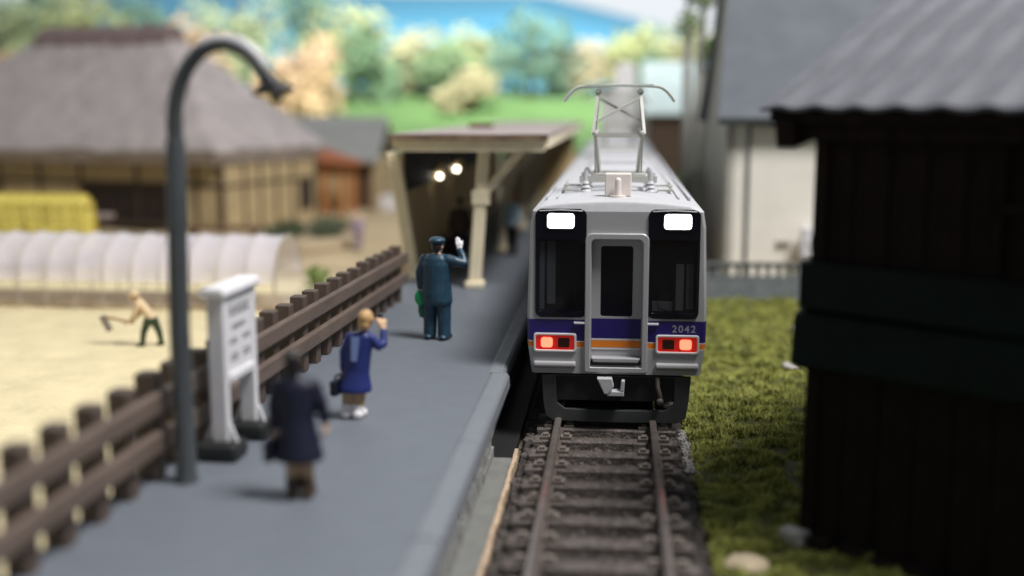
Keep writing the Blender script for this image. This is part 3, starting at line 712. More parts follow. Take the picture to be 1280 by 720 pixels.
# sprig growing at the green ledge
sp = thing('ledge_plant', 'small leafy green plant on the green ledge of the barn', 'plant', (2.36, 12.62, 3.24))
mb = MB()
for k in range(26):
    a = random.uniform(0, 6.28); c = Vector((random.gauss(-.12, .10), random.gauss(-.05, .06), abs(random.gauss(.13, .09)))); d = Vector((math.cos(a), math.sin(a), random.uniform(-.2, .7))) * .09; n_ = d.cross(Vector((0, 0, 1))).normalized() * .03
    mb.add([c - d, c + n_, c + d, c - n_], [(0, 1, 2, 3)])
mb.build('leaves', mat('ledge_leaf', (.05, .10, .06), .6, .3, 6), sp)
MB().tube([(0, 0, -.01), (-.06, -.02, .12), (-.12, -.05, .25)], .015, 6).build('stem', M['bark'], sp)
# pale rocks by the barn foot
def rock(label, loc, s, m='stone', name='rock'):
    bm = bmesh.new(); bmesh.ops.create_icosphere(bm, subdivisions=3, radius=1)
    off = Vector((random.uniform(0, 50), 0, 0))
    for v in bm.verts:
        d = 1 + .25 * noise.noise(v.co * 1.3 + off) + .1 * noise.noise(v.co * 3 + off); v.co = Vector((v.co.x * s[0], v.co.y * s[1], v.co.z * s[2])) * d
    me = bpy.data.meshes.new(name); bm.to_mesh(me); bm.free(); me.materials.append(M[m]); me.polygons.foreach_set('use_smooth', [True] * len(me.polygons))
    o = link(name, me); o.location = loc; return tag(o, label, 'rock')
rock('flat pale rock in the turf in front of the barn corner', (1.46, 11.62, .05), (.24, .20, .10), 'sand')
rock('small pale stone in the turf left of the barn wall, nearer of two', (3.28, 20.9, .10), (.15, .2, .10))
rock('pale pebble at the barn side under the green ledge, the farther of two', (4.05, 24.5, .10), (.16, .22, .13))

# ================================================================== PLATFORM SHELTER
sl = thing('platform_shelter', 'cream platform shelter with flat brown roof and dark interior', 'shelter', (0, 0, PZ))
zr = 4.27 - PZ
MB().box(-4.72, -1.42, 23.3, 46, zr, zr + .07).build('roof', M['shelter_roof'], sl)
mb = MB(); x = -4.72
while x < -1.42:
    w_ = min(random.uniform(.2, .45), -1.42 - x); mb.box(x, x + w_ - .004, 23.24 - random.uniform(0, .02), 23.297, zr - .03, zr + .075); x += w_
mb.build('roof_edge', M['shelter_edge'], sl)
sheets = MB().box(0, .82, 0, 22.6, 0, .025).mesh('roof_board', M['shelter_roof'])
for i in range(4): link('roof_board', sheets, sl).location = (-4.71 + i * .822, 23.32, zr + .072 + .006 * (i % 2))
MB().box(-3.95, -3.35, 30, 30.6, zr + .10, zr + .24).build('roof_vent', M['shelter_edge'], sl, bevel=.03)
MB().box(-4.60, -1.50, 23.34, 23.46, zr - .27, zr - .002).build('fascia', M['cream'], sl)
MB().box(-1.52, -1.42, 23.47, 46, zr - .20, zr - .002).build('fascia', M['cream'], sl)
MB().box(-4.72, -4.62, 23.47, 46, zr - .20, zr - .002).build('fascia', M['cream'], sl)
# back wall of boards
MB().box(-4.86, -4.80, 25.2, 46, 0, zr - .003).build('back_wall', M['cream_wall'], sl)
pl = MB().box(0, .03, 0, .58, 0, 1.98).mesh('wall_board', M['cream_wall'])
for i in range(35): link('wall_board', pl, sl).location = (-4.797 + .005 * (i % 2), 25.25 + i * .59, 0.01)
MB().box(-4.62, -1.7, 45.5, 45.6, 0, zr - .003).build('end_wall', M['cream_wall'], sl)
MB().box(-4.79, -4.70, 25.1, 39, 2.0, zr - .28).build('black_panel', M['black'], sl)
for yy, zz in ((29.0, 2.22), (32.1, 2.24)):
    d = Vector((.75, -.55, -.35)).normalized(); c = Vector((-4.62, yy, zz)); 
    MB().tube([c - d * .12, c + d * .10, c + d * .14, c + d * .10], [.20, .235, .225, .15], 16, cap=False).build('spotlight_shade', M['cream_wall'], sl, smooth=50)
    MB().ball(c + d * .09 + Vector((-.02, -.08, -.09)), .048, 8).build('bulb', M['bulb'], sl, smooth=60)
# posts: front pair + receding posts
def post(px, py, lean, brace=True, w_=.26):
    mb = MB(); top = zr - .275
    p = mb.bar((px, py, .12), (px + lean, py, top), w_, w_).build('post', M['cream'], sl, bevel=.03)
    MB().box(px - .2, px + .2, py - .2, py + .2, 0, .15).build('post_base', M['cream'], p, bevel=.03)
    if brace:
        zb = 1.95; xb = px + lean * zb / top
        MB().bar((xb, py, zb), (px + lean + .78, py, top), .19, .19).build('brace', M['cream'], p, bevel=.02)
        MB().box(xb - .19, xb + .19, py - .16, py + .16, zb - .16, zb + .16).build('bracket', M['cream'], p, bevel=.03)
post(-3.03, 23.85, .22)
for yy in (30, 36, 42): post(-3.03, yy, .2)
MB().prism([(-4.70 - .0, 0.0), (-4.42, 0.0), (-4.86, zr - .35), (-5.16, zr - .35)], 'y', 25.1 - .2, 25.1 + .02).build('leaning_post', M['cream'], sl, bevel=.03)
MB().box(-4.80, -4.32, 24.8, 25.2, 0, .14).build('post_base', M['cream'], sl, bevel=.03)
bench = thing('waiting_bench', 'dim wooden bench along the shelter back wall', 'bench', (-4.35, 29, PZ))
MB().box(-.25, .25, 0, 5, .40, .46).build('seat', M['timber'], bench)
for yy in (.2, 2.5, 4.8): MB().box(-.2, .2, yy - .05, yy + .05, 0, .40).build('leg', M['timber'], bench)

# ================================================================== PEOPLE
class Body:
    """one continuous figure grown from overlapping lofts, remeshed and coloured by region"""
    def __init__(s): s.mb = MB(); s.samples = []; s.mats = []
    def mi(s, m):
        if m not in s.mats: s.mats.append(m)
        return s.mats.index(m)
    def limb(s, pts, rs, m):
        pts = [Vector(p) for p in pts]
        s.mb.tube(pts, rs, 12)
        for p, r in zip(pts, rs): s.mb.ball(p, r * .995, 6)
        for (p, r), (q, t) in zip(list(zip(pts, rs)), list(zip(pts, rs))[1:]):
            for k in range(7): s.samples.append((p.lerp(q, k / 6), r + (t - r) * k / 6, s.mi(m)))
    def loft(s, rings, m):
        n = 20; vs = []; fs = []
        for c, rx, ry in rings:
            for k in range(n):
                a = 2 * math.pi * k / n; vs.append((c[0] + rx * math.cos(a), c[1] + ry * math.sin(a), c[2]))
        for i in range(len(rings) - 1):
            for k in range(n): fs.append((i * n + k, i * n + (k + 1) % n, (i + 1) * n + (k + 1) % n, (i + 1) * n + k))
        fs += [tuple(range(n))[::-1], tuple((len(rings) - 1) * n + k for k in range(n))]
        s.mb.add(vs, fs)
        for (c, rx, ry), (d, qx, qy) in zip(rings, rings[1:]):
            for k in range(5):
                t = k / 4; C = Vector(c).lerp(Vector(d), t); ax = rx + (qx - rx) * t; ay = ry + (qy - ry) * t
                for j in range(16): s.samples.append((C + Vector(((ax - .012) * math.cos(j * math.pi / 8), (ay - .012) * math.sin(j * math.pi / 8), 0)), .03, s.mi(m)))
    def ball(s, c, r, m):
        s.mb.ball(c, r, 10); r_ = r if isinstance(r, (int, float)) else min(r); s.samples.append((Vector(c), r_, s.mi(m)))
    def hand(s, wrist, d, up, m, size=.17, curl=.25):
        """palm, four fingers and a thumb; d = direction of the hand, up = back-of-hand normal"""
        wrist = Vector(wrist); d = Vector(d).normalized(); up = Vector(up); up = (up - d * up.dot(d)).normalized(); sd = d.cross(up)
        pe = wrist + d * size * .5
        for q in (-.5, 0, .5): s.limb([wrist + sd * q * .035, pe + sd * q * .062], [.026, .024], m)
        for i, L in enumerate((.36, .44, .42, .33)):
            o_ = sd * (i - 1.5) * .0235; a = pe + o_; b = a + d * size * L * .55 - up * size * curl * .2; c = b + d * size * L * .5 - up * size * curl * .45
            s.limb([a, b, c], [.0125, .0115, .0095], m)
        t0 = wrist + d * size * .15 + sd * .035; s.limb([t0, t0 + d * size * .25 + sd * .03, t0 + d * size * .48 + sd * .036 - up * .015], [.015, .0135, .011], m)
    def build(s, parent, vox=.014, smooth=3, name='body'):
        me = s.mb.mesh('tmp', M['skin']); o = link('tmp', me)
        r = o.modifiers.new('r', 'REMESH'); r.mode = 'VOXEL'; r.voxel_size = vox
        q = o.modifiers.new('s', 'SMOOTH'); q.iterations = smooth; q.factor = .5
        bpy.context.view_layer.update()
        out = bpy.data.meshes.new_from_object(o.evaluated_get(bpy.context.evaluated_depsgraph_get())); bpy.data.objects.remove(o)
        out.name = name; out.materials.clear()
        for m in s.mats: out.materials.append(M[m])
        nP = len(out.polygons); C = np.empty(nP * 3); out.polygons.foreach_get('center', C); C = C.reshape(-1, 3)
        P = np.array([tuple(a) for a, _, _ in s.samples]); rr_ = np.array([b for _, b, _ in s.samples]); mm = np.array([c for _, _, c in s.samples])
        best = np.empty(nP, dtype=np.int32)
        for i in range(0, nP, 2000):
            dd = np.linalg.norm(C[i:i + 2000, None] - P[None], axis=2) - rr_[None]; best[i:i + 2000] = mm[dd.argmin(1)]
        out.polygons.foreach_set('material_index', best); out.polygons.foreach_set('use_smooth', [True] * nP); out.update()
        return link(name, out, parent)

def head(b, c, tilt=(0, 0), skin='skin', k=1.0, neck_to=None):
    """head with face towards +y: skull, jaw, nose, eyes hollows, lips, ears"""
    c = Vector(c)
    b.ball(c + Vector((0, -.005, .02)) * k, (.078 * k, .098 * k, .105 * k), skin)
    b.ball(c + Vector((0, .03, -.055)) * k, (.056 * k, .062 * k, .062 * k), skin)
    b.limb([c + Vector((0, .085, .01)) * k, c + Vector((0, .112, -.025)) * k], [.010 * k, .017 * k], skin)
    b.ball(c + Vector((0, .088, -.058)) * k, (.024 * k, .012 * k, .011 * k), skin)
    for s_ in (-1, 1):
        b.ball(c + Vector((s_ * .08, 0, 0)) * k, (.014 * k, .024 * k, .034 * k), skin)
        b.ball(c + Vector((s_ * .034, .088, .028)) * k, (.022 * k, .010 * k, .008 * k), skin)
    if neck_to is not None: b.limb([c + Vector((0, -.015, -.06)), Vector(neck_to)], [.052 * k, .058 * k], skin)
def eyes(parent, c, k=1.0):
    c = Vector(c); mb = MB()
    for s_ in (-1, 1): mb.ball(c + Vector((s_ * .034, .086, .008)) * k, .011 * k, 5)
    mb.build('eyes', M['hair_dark'], parent, smooth=60)

# ---- conductor, saluting, furled green flag
t = thing('person', 'station attendant in dark teal uniform and cap saluting with a white glove', 'person', (-2.97, 18.32, PZ), R(-14))
b = Body(); U = 'navy_teal'
b.loft([((0.01, .0, .60), .245, .185), ((0.01, 0, .66), .262, .20), ((0, 0, .80), .262, .20), ((0, 0, .98), .245, .185), ((0, 0, 1.14), .25, .18), ((0, 0, 1.28), .265, .17), ((0, 0, 1.38), .24, .145), ((0, 0, 1.45), .14, .10)], U)
for s_ in (-1, 1):
    b.limb([(s_ * .115, 0, .78), (s_ * .125, .01, .45), (s_ * .13, -.005, .09)], [.138, .118, .112], U)
    b.limb([(s_ * .135, -.04, .055), (s_ * .16, .15, .045)], [.062, .052], 'shoe_black')
    b.ball((s_ * .135, -.06, .05), (.075, .09, .052), 'shoe_black')
b.limb([(.20, 0, 1.36), (.33, .02, 1.335), (.475, .07, 1.30)], [.095, .088, .072], U)
b.limb([(.475, .07, 1.30), (.42, .12, 1.42), (.36, .16, 1.50)], [.072, .062, .052], U)
b.hand((.355, .165, 1.51), (-.22, .04, .95), (.3, -.9, .1), 'glove', .23, .1)
b.limb([(-.21, 0, 1.35), (-.30, .0, 1.12), (-.31, .04, .88)], [.095, .084, .068], U)
b.limb([(-.31, .04, .87), (-.31, .05, .81)], [.052, .05], 'glove')
b.hand((-.31, .055, .83), (.02, .12, -.95), (-.9, 0, 0), 'glove', .20, .7)
hc = (.015, .02, 1.57); head(b, hc, k=1.08, neck_to=(0, 0, 1.40)); b.build(t, .0115); eyes(t, hc, 1.08)
hr = Body(); hr.ball((.015, -.03, 1.575), (.088, .092, .08), 'hair_dark'); hr.ball((.015, -.055, 1.53), (.076, .055, .055), 'hair_dark'); hr.build(t, .013, name='hair')
cp_ = Body(); cp_.limb([(.015, .0, 1.605), (.015, .0, 1.64)], [.09, .1], U)
cp_.ball((.015, .0, 1.675), (.142, .148, .068), U); cp_.build(t, .012, 4, name='cap')
MB().add([(.015 + .11 * math.cos(R(a)), .01 + .11 * math.sin(R(a)), 1.62) for a in range(20, 161, 20)] + [(.015 + .12 * math.cos(R(a)), .035 + .165 * math.sin(R(a)), 1.592) for a in range(20, 161, 20)], [(i, i + 1, i + 9, i + 8) for i in range(7)]).build('cap_peak', M['shoe_black'], t)
fl_ = thing('signal_flag', 'furled green hand flag held in the attendant\'s left hand', 'flag', (-3.285, 18.40, PZ + .76), R(-14))
MB().tube([(0, 0, .05), (.0, .02, -.02), (.01, .03, -.10), (.03, .03, -.18), (.04, .03, -.2)], [.04, .085, .098, .07, .05], 12).build('cloth', M['flag'], fl_, smooth=60)
MB().tube([(.04, .03, -.17), (.055, .03, -.28), (.065, .03, -.38), (.07, .03, -.41)], [.06, .085, .072, .03], 12).build('furled_end', M['flagdark'], fl_, smooth=60)
MB().cyl((-.0, .0, .09), (.075, .03, -.43), .014, n=8).build('stick', M['woodhandle'], fl_)

# ---- schoolgirl
t = thing('person', 'schoolgirl in blue sailor uniform with light brown hair and white shoes', 'person', (-3.26, 13.42, PZ), R(-8))
b = Body(); U = 'sailor'
b.loft([((.03, 0, .35), .222, .175), ((.035, 0, .41), .218, .172), ((.05, 0, .50), .185, .150), ((.07, 0, .64), .155, .12), ((.075, 0, .68), .15, .115)], U)
b.loft([((.07, 0, .62), .165, .125), ((.09, 0, .78), .160, .12), ((.11, 0, .95), .175, .115), ((.13, 0, 1.06), .165, .10), ((.135, 0, 1.11), .09, .07)], U)
for s_ in (-1, 1):
    x = .0 + s_ * .075
    b.limb([(x + .03, 0, .46), (x + .012, .01, .26), (x, 0, .12)], [.088, .078, .066], 'tanskin')
    b.limb([(x, 0, .15), (x, 0, .09)], [.074, .074], 'glove'); b.limb([(x + .0, -.04, .06), (x + s_ * .02, .12, .05)], [.074, .055], 'glove')
b.limb([(.26, 0, 1.04), (.35, .03, .93), (.385, .10, .95)], [.066, .060, .056], U); b.limb([(.385, .10, .95), (.37, .16, 1.10)], [.054, .042], U)
b.limb([(.37, .16, 1.10), (.365, .17, 1.13)], [.03, .03], 'skin'); b.hand((.365, .17, 1.13), (-.35, .1, .8), (.6, -.7, 0), 'skin', .17, .6)
b.limb([(-.015, 0, 1.03), (-.10, .0, .85), (-.125, .04, .62)], [.066, .058, .048], U); b.limb([(-.125, .04, .61), (-.13, .05, .55)], [.034, .03], 'skin')
b.hand((-.13, .05, .57), (-.05, .1, -.9), (-1, 0, 0), 'skin', .16, .9)
hc = (.20, .03, 1.265); head(b, hc, k=1.02, neck_to=(.14, 0, 1.06)); b.build(t, .0125); eyes(t, hc)
hr = Body(); hr.ball((.195, -.012, 1.29), (.094, .10, .102), 'hair_blonde'); hr.ball((.19, -.06, 1.21), (.075, .05, .07), 'hair_blonde'); hr.build(t, .014, name='hair')
MB().add([(.05, -.125, 1.06), (.15, -.122, 1.06), (.115, -.140, .76), (.045, -.142, .76)], [(0, 1, 2, 3)]).build('collar', M['sailor_pale'], t).modifiers.new('s', 'SOLIDIFY').thickness = .02
ph = MB().box(-.035, .035, -.008, .008, -.06, .06).build('phone', M['hair_dark'], None); ph.location = (-2.93, 13.60, PZ + 1.24)
tag(ph, 'small dark phone the schoolgirl holds to her face', 'phone')
bgm = thing('school_bag', 'black school bag hanging from the schoolgirl\'s left hand', 'bag', (-3.44, 13.42, PZ + .30), R(75))
MB().box(-.15, .15, -.05, .05, 0, .20).build('body', M['bagblack'], bgm, bevel=.03)
MB().tube([(-.08, 0, .19), (-.06, 0, .25), (.06, 0, .25), (.08, 0, .19)], .014, 8).build('handle', M['bagblack'], bgm)

# ---- woman in dark coat
t = thing('person', 'woman seen from behind in long dark navy coat and brown boots', 'person', (-3.10, 10.49, PZ), R(4))
b = Body(); U = 'navy'
b.loft([((-.0, 0, .40), .245, .19), ((0, 0, .46), .242, .188), ((-.005, 0, .62), .205, .165), ((-.01, 0, .82), .175, .135), ((-.01, 0, 1.0), .195, .13), ((-.015, 0, 1.16), .205, .12), ((-.015, 0, 1.22), .15, .095), ((-.015, 0, 1.27), .07, .06)], U)
for s_ in (-1, 1):
    x = s_ * .075
    b.limb([(x, 0, .50), (x, .005, .30), (x, 0, .20)], [.075, .070, .066], 'tanskin'); b.limb([(x, 0, .20), (x, 0, .08)], [.074, .068], 'boot_brown')
    b.limb([(x, -.03, .052), (x + s_ * .02, .14, .045)], [.062, .050], 'boot_brown')
b.limb([(.165, 0, 1.16), (.235, .0, .98), (.255, .04, .80)], [.068, .062, .052], U); b.limb([(.255, .04, .80), (.26, .05, .74)], [.032, .03], 'skin'); b.hand((.26, .05, .76), (.03, .1, -.9), (1, 0, 0), 'skin', .17, .6)
b.limb([(-.195, 0, 1.16), (-.245, .0, .96), (-.255, .03, .74)], [.068, .062, .052], U); b.hand((-.255, .04, .72), (-.02, .1, -.9), (-1, 0, 0), 'skin', .16, .9)
hc = (-.03, .02, 1.40); head(b, hc, neck_to=(-.015, 0, 1.22)); b.build(t, .014); eyes(t, hc)
hr = Body(); hr.ball((-.03, -.01, 1.425), (.092, .105, .10), 'hair_dark'); hr.ball((-.03, -.06, 1.34), (.085, .05, .09), 'hair_dark'); hr.build(t, .015, name='hair')
bgm = thing('handbag', 'dark handbag at the left side of the woman in the long coat', 'bag', (-3.375, 10.5, PZ + .38), R(80))
MB().box(-.14, .14, -.05, .05, 0, .24).build('body', M['bagblack'], bgm, bevel=.04)
MB().tube([(-.08, 0, .22), (-.06, 0, .33), (.06, 0, .33), (.08, 0, .22)], .014, 8).build('handle', M['bagblack'], bgm)

# ---- simple standing people further off
def standing(label, loc, rz, top, bottom, hairm, hgt=1.65, shoe='shoe_black'):
    t = thing('person', label, 'person', loc, rz); k = hgt / 1.68
    b = Body(); z = lambda a: a * k
    b.loft([((0, 0, z(.80)), .165, .125), ((0, 0, z(.95)), .16, .12), ((0, 0, z(1.15)), .18, .125), ((0, 0, z(1.33)), .19, .115), ((0, 0, z(1.40)), .09, .07)], top)
    for s_ in (-1, 1):
        b.limb([(s_ * .085, 0, z(.84)), (s_ * .09, .01, z(.45)), (s_ * .095, 0, z(.10))], [.098, .075, .060], bottom); b.limb([(s_ * .095, -.03, .05), (s_ * .11, .14, .045)], [.052, .044], shoe)
        b.limb([(s_ * .17, 0, z(1.33)), (s_ * .235, .0, z(1.08)), (s_ * .24, .06, z(.86))], [.062, .054, .044], top); b.hand((s_ * .24, .06, z(.86)), (0, .12, -.9), (s_, 0, 0), 'skin', .16, .6)
    head(b, (0, .02, z(1.55)), neck_to=(0, 0, z(1.36))); b.build(t, .02)
    hr = Body(); hr.ball((0, -.012, z(1.575)), (.09, .10, .095), hairm); hr.build(t, .02, name='hair'); return t
standing('dark haired person in dark clothes waiting by the shelter back wall', (-3.82, 27.2, PZ), R(20), 'boot_brown', 'navy', 'hair_dark', 1.70)
standing('person in pale blue shirt and dark trousers deep in the shelter', (-2.72, 29.3, PZ), R(150), 'paleblue', 'hair_dark', 'hair_dark', 1.66)
standing('tiny figure in lavender clothes on the dirt path before the farmhouse', (-8.95, 38.2, 0.02), R(160), 'lavender', 'lavender', 'skin', 1.25)

# ---- farmer with hoe
t = thing('person', 'farmer in tan shirt and green trousers bending over in the straw field', 'person', (-9.58, 22.05, 0.0), 0); t.scale = (.88, .88, .88)
b = Body()
for s_, fx in ((-1, -.20), (1, .20)):
    b.limb([(s_ * .05 - .0, s_ * .06, .62), (fx * .8, s_ * .07, .34), (fx, s_ * .08, .09)], [.105, .078, .062], 'trouser_green'); b.limb([(fx + .03, s_ * .08, .05), (fx - .10, s_ * .08, .045)], [.052, .045], 'shoe_black')
b.limb([(.02, 0, .70), (-.10, 0, .84), (-.24, 0, 1.02), (-.28, 0, 1.09)], [.12, .118, .118, .08], 'shirt_tan')
b.ball((.03, 0, .64), (.15, .15, .13), 'trouser_green')
for s_ in (-1, 1):
    b.limb([(-.25, s_ * .15, 1.02), (-.34, s_ * .16, .74), (-.50, s_ * .06, .58)], [.062, .055, .045], 'shirt_tan')
    b.limb([(-.50, s_ * .06, .58), (-.54, s_ * .04, .575)], [.03, .03], 'skin'); b.hand((-.52, s_ * .05, .58), (-.9, -s_ * .3, .05), (0, 0, 1), 'skin', .14, .9)
b.limb([(-.28, 0, 1.06), (-.35, 0, 1.16)], [.055, .055], 'skin')
b.ball((-.40, 0, 1.20), (.10, .085, .105), 'skin'); b.ball((-.46, 0, 1.15), (.05, .055, .055), 'skin')
for s_ in (-1, 1): b.ball((-.39, s_ * .085, 1.19), (.024, .014, .03), 'skin')
b.build(t, .018)
MB().ball((-.38, 0, 1.255), (.105, .1, .075), 8).tube([(-.38, 0, 1.235), (-.38, 0, 1.25)], [.16, .12], 16).build('sun_hat', M['shirt_tan'], t, smooth=50)
he = thing('hoe', 'long handled hoe held out low by the bending farmer', 'hoe', (-9.58, 22.05, 0.0)); he.scale = (.88, .88, .88)
MB().cyl((-.42, -.02, .56), (-1.18, -.02, .70), .030, n=8).build('handle', M['woodhandle'], he)
MB().box(-.05, .05, -.08, .08, -.34, .06, Matrix.Translation((-1.16, -.02, .66)) @ Matrix.Rotation(R(-28), 4, 'Y')).build('blade', M['blade'], he, bevel=.01)

# ================================================================== GREENHOUSE TUNNEL
gh = thing('vinyl_greenhouse', 'long low plastic film tunnel greenhouse with open lower sides', 'greenhouse', (-8.15, 25.9, 0), R(-1))
GW, GH = 2.3, 1.80
def arch(t): return (GW / 2 + GW / 2 * -math.cos(math.pi * t), .75 + (GH - .75) * math.sin(math.pi * t))
vs = []; fs = []; nl, na, sp_ = 144, 14, .72
for i in range(nl + 1):
    x = -i * .12; ph_ = abs(math.sin(math.pi * x / sp_)); 
    for k in range(na + 1):
        y_, z_ = arch(k / na); sag = .07 * ph_ * (0.6 + .5 * noise.noise((x * .9, k * .3, 0)))
        vs.append((x, y_ + (GW / 2 - y_) * sag, .75 + (z_ - .75) * (1 - sag) - (.03 if k in (0, na) else 0)))
for i in range(nl):
    for k in range(na): a = i * (na + 1) + k; fs.append((a, a + 1, a + na + 2, a + na + 1))
MB().add(vs, fs).build('film', M['vinyl'], gh, smooth=80)
hp = MB().tube([(0, 0, 0)] + [(0,) + arch(k / 14) for k in range(15)] + [(0, GW, 0)], .018, 6).mesh('hoop', M['hoop'], 60)
for i in range(25): link('hoop', hp, gh).location = (-i * sp_, 0, 0)
# closed end film, slanting
MB().add([(0.01,) + arch(k / 14) for k in range(15)] + [(.3, GW * .9, 0), (.3, GW * .1, 0)], [tuple(range(17))]).build('end_film', M['clear_film'], gh)
MB().box(-17.3, .2, .25, GW - .25, 0, .16).build('soil_bed', mat('bed_soil', (.44, .35, .24), .9, .25, 2, .4, 8), gh, bevel=.05)
for (px, lab, m, s) in ((-10.6, 'orange tub standing in the greenhouse near its open end', 'orange', .17),):
    o = MB().tube([(0, 0, 0), (0, 0, .3), (0, 0, .3), (0, 0, .05)], [s * .8, s, s * .9, s * .7], 14).build('tub', M['orange_wood']); o.location = (-9.55, 26.6, .165); tag(o, lab, 'tub')
for i, (px, lab) in enumerate(((-10.05, 'white sack on the soil bed left of the orange tub'), (-9.05, 'white sack on the soil bed right of the orange tub'))):
    o = MB().ball((0, 0, .16), (.2, .16, .17), 7).build('sack', M['white'], smooth=60); o.location = (px, 26.5, .16); tag(o, lab, 'sack')

# ================================================================== RICE RACK
rk = thing('rice_drying_rack', 'rack hung with bright yellow rice straw behind the greenhouse', 'drying rack', (-16.32, 33.2, 0))
for x in (-.3, -3.3, -6.3):
    MB().bar((x, -.5, 0), (x, .05, 1.9), .09).bar((x, .5, 0), (x, -.05, 1.9), .09).build('trestle', M['timber'], rk)
MB().cyl((.1, 0, 1.85), (-7.2, 0, 1.85), .05, n=8).build('pole', M['timber'], rk)
shm = []
for k in range(3):
    mb = MB(); rr = random.Random(k)
    for q in range(60):
        a = rr.uniform(-.17, .17); s_ = rr.choice((-1, 1)); l = rr.uniform(.85, 1.15); w_ = .022
        y1 = s_ * rr.uniform(.3, .55); p0 = (a * .5, s_ * rr.uniform(.0, .10), .30 + rr.uniform(-.05, .03)); p1 = (a, y1 * .9, .05); p2 = (a * 1.25, y1, .3 - l)
        mb.add([(p0[0] - w_, p0[1], p0[2]), (p0[0] + w_, p0[1], p0[2]), (p1[0] + w_ * 1.4, p1[1], p1[2]), (p1[0] - w_ * 1.4, p1[1], p1[2]), (p2[0] + w_ * 1.6, p2[1], p2[2]), (p2[0] - w_ * 1.6, p2[1], p2[2])], [(0, 1, 2, 3), (3, 2, 4, 5)])
    mb.box(-.13, .13, -.26, .26, -.75, .25); shm.append(mb.mesh('sheaf', M['straw']))
for i in range(24):
    for tier in (0, 1):
        o = link('sheaf', shm[(i + tier) % 3], rk); o.location = (-.12 - i * .29, 0, 1.98 - tier * .72); o.rotation_euler = (0, random.uniform(-.06, .06), random.uniform(-.2, .2)); o.scale = (1, 1 + .22 * tier, 1)

# ================================================================== FARMHOUSE
fh = thing('farmhouse', 'large farmhouse with steep grey thatched roof and tan walls', 'house', (-15.45, 43.08, 0), R(-16))
# local x -8.5..7.4 ; y 0..8
X0, X1, D_ = -18.0, 0.0, 7.0
MB().box(X0, X1, 0, D_, 0, 3.25).build('wall', M['tan_wall'], fh)
for x in (-14, -11.5, -9.3, -7.1, -4.2, -1.3, -.10):
    wpost = .26 if x == -.10 else .13
    MB().box(x - wpost / 2, x + wpost / 2, -.06, .0, 0, 3.25).build('wall_post', M['timber'], fh)
for y in (1.38, 2.5, 3.7, 5.0, 6.9): MB().box(-.0, .06, y - .05, y + .05, 0, 3.25).build('wall_post', M['timber'], fh)
MB().box(X0, X1, -.045, -.002, 1.78, 1.92).build('lintel', M['timber'], fh)
MB().box(.002, .045, 0, D_, 1.78, 1.88).build('lintel', M['timber'], fh)
for x0, x1 in ((-6.95, -4.3), (-4.1, -2.2), (-13.8, -11.7)):
    dk = MB().box(x0, x1, -.035, .0, .30, 1.76).build('sliding_door', M['dark_open'], fh)
    for k in range(1, 4): MB().box(x0 + (x1 - x0) * k / 4 - .03, x0 + (x1 - x0) * k / 4 + .03, -.05, -.036, .30, 1.76).build('door_rail', M['timber'], dk)
MB().box(.002, .05, 5.55, 6.5, .45, 1.75).build('window', M['dark_open'], fh)
MB().box(-7.2, -2.0, -.85, -.07, .22, .30).build('veranda', M['timber'], fh)
for x in (-7.0, -4.6, -2.2): MB().box(x - .06, x + .06, -.8, -.68, 0, .22).build('veranda_leg', M['timber'], fh)
# thatch, hipped, displaced
ex0, ex1, ey0, ey1, ez = X0 - 1.0, 0.45, -1.0, D_ + .2, 3.0
rx0, rx1, ry, rz_ = -11.6, -4.75, 3.4, 8.0
vs = []; fs = []; nu, nv = 120, 34
def perim(u):  # eave loop and matching ridge loop
    L = [(ex0, ey0), (ex1, ey0), (ex1, ey1), (ex0, ey1)]; Q = [(rx0, ry - .35), (rx1, ry - .35), (rx1, ry + .35), (rx0, ry + .35)]
    w_ = [ex1 - ex0, ey1 - ey0, ex1 - ex0, ey1 - ey0]; tot = sum(w_); d = u * tot; i = 0
    while d > w_[i] + 1e-6 and i < 3: d -= w_[i]; i += 1
    t = d / w_[i]; a, b = L[i], L[(i + 1) % 4]; p, q = Q[i], Q[(i + 1) % 4]
    return (a[0] + (b[0] - a[0]) * t, a[1] + (b[1] - a[1]) * t), (p[0] + (q[0] - p[0]) * t, p[1] + (q[1] - p[1]) * t)
for j in range(nv + 1):
    t = j / nv
    for i in range(nu):
        e, r_ = perim(i / nu); x = e[0] + (r_[0] - e[0]) * t; y = e[1] + (r_[1] - e[1]) * t; z = ez + .25 + (rz_ - ez - .25) * (t ** .95)
        nn = .13 * noise.noise((x * .9, y * .9, z * 1.1)) + .06 * noise.noise((x * 3, y * 3, z * 2))
        vs.append((x, y + nn * .5, z + nn))
base = len(vs)
for i in range(nu):
    e, r_ = perim(i / nu); cx, cy = (ex0 + ex1) / 2, (ey0 + ey1) / 2
    vs.append((e[0] + (.35 if e[0] < cx else -.35), e[1] + (.35 if e[1] < cy else -.35), ez - .30 + .05 * noise.noise((e[0] * 2, e[1] * 2, 0))))
for j in range(nv):
    for i in range(nu): fs.append((j * nu + i, j * nu + (i + 1) % nu, (j + 1) * nu + (i + 1) % nu, (j + 1) * nu + i))
for i in range(nu): fs.append((base + i, base + (i + 1) % nu, (i + 1) % nu, i))
MB().add(vs, fs).build('thatch_roof', M['thatch'], fh, smooth=50)
rg = MB().prism([(ry - .75, 7.35), (ry - .62, 8.05), (ry - .2, 8.4), (ry + .2, 8.4), (ry + .62, 8.05), (ry + .75, 7.35)], 'x', rx0 - .25, rx1 + .25).build('ridge', M['ridge'], fh, bevel=.1)
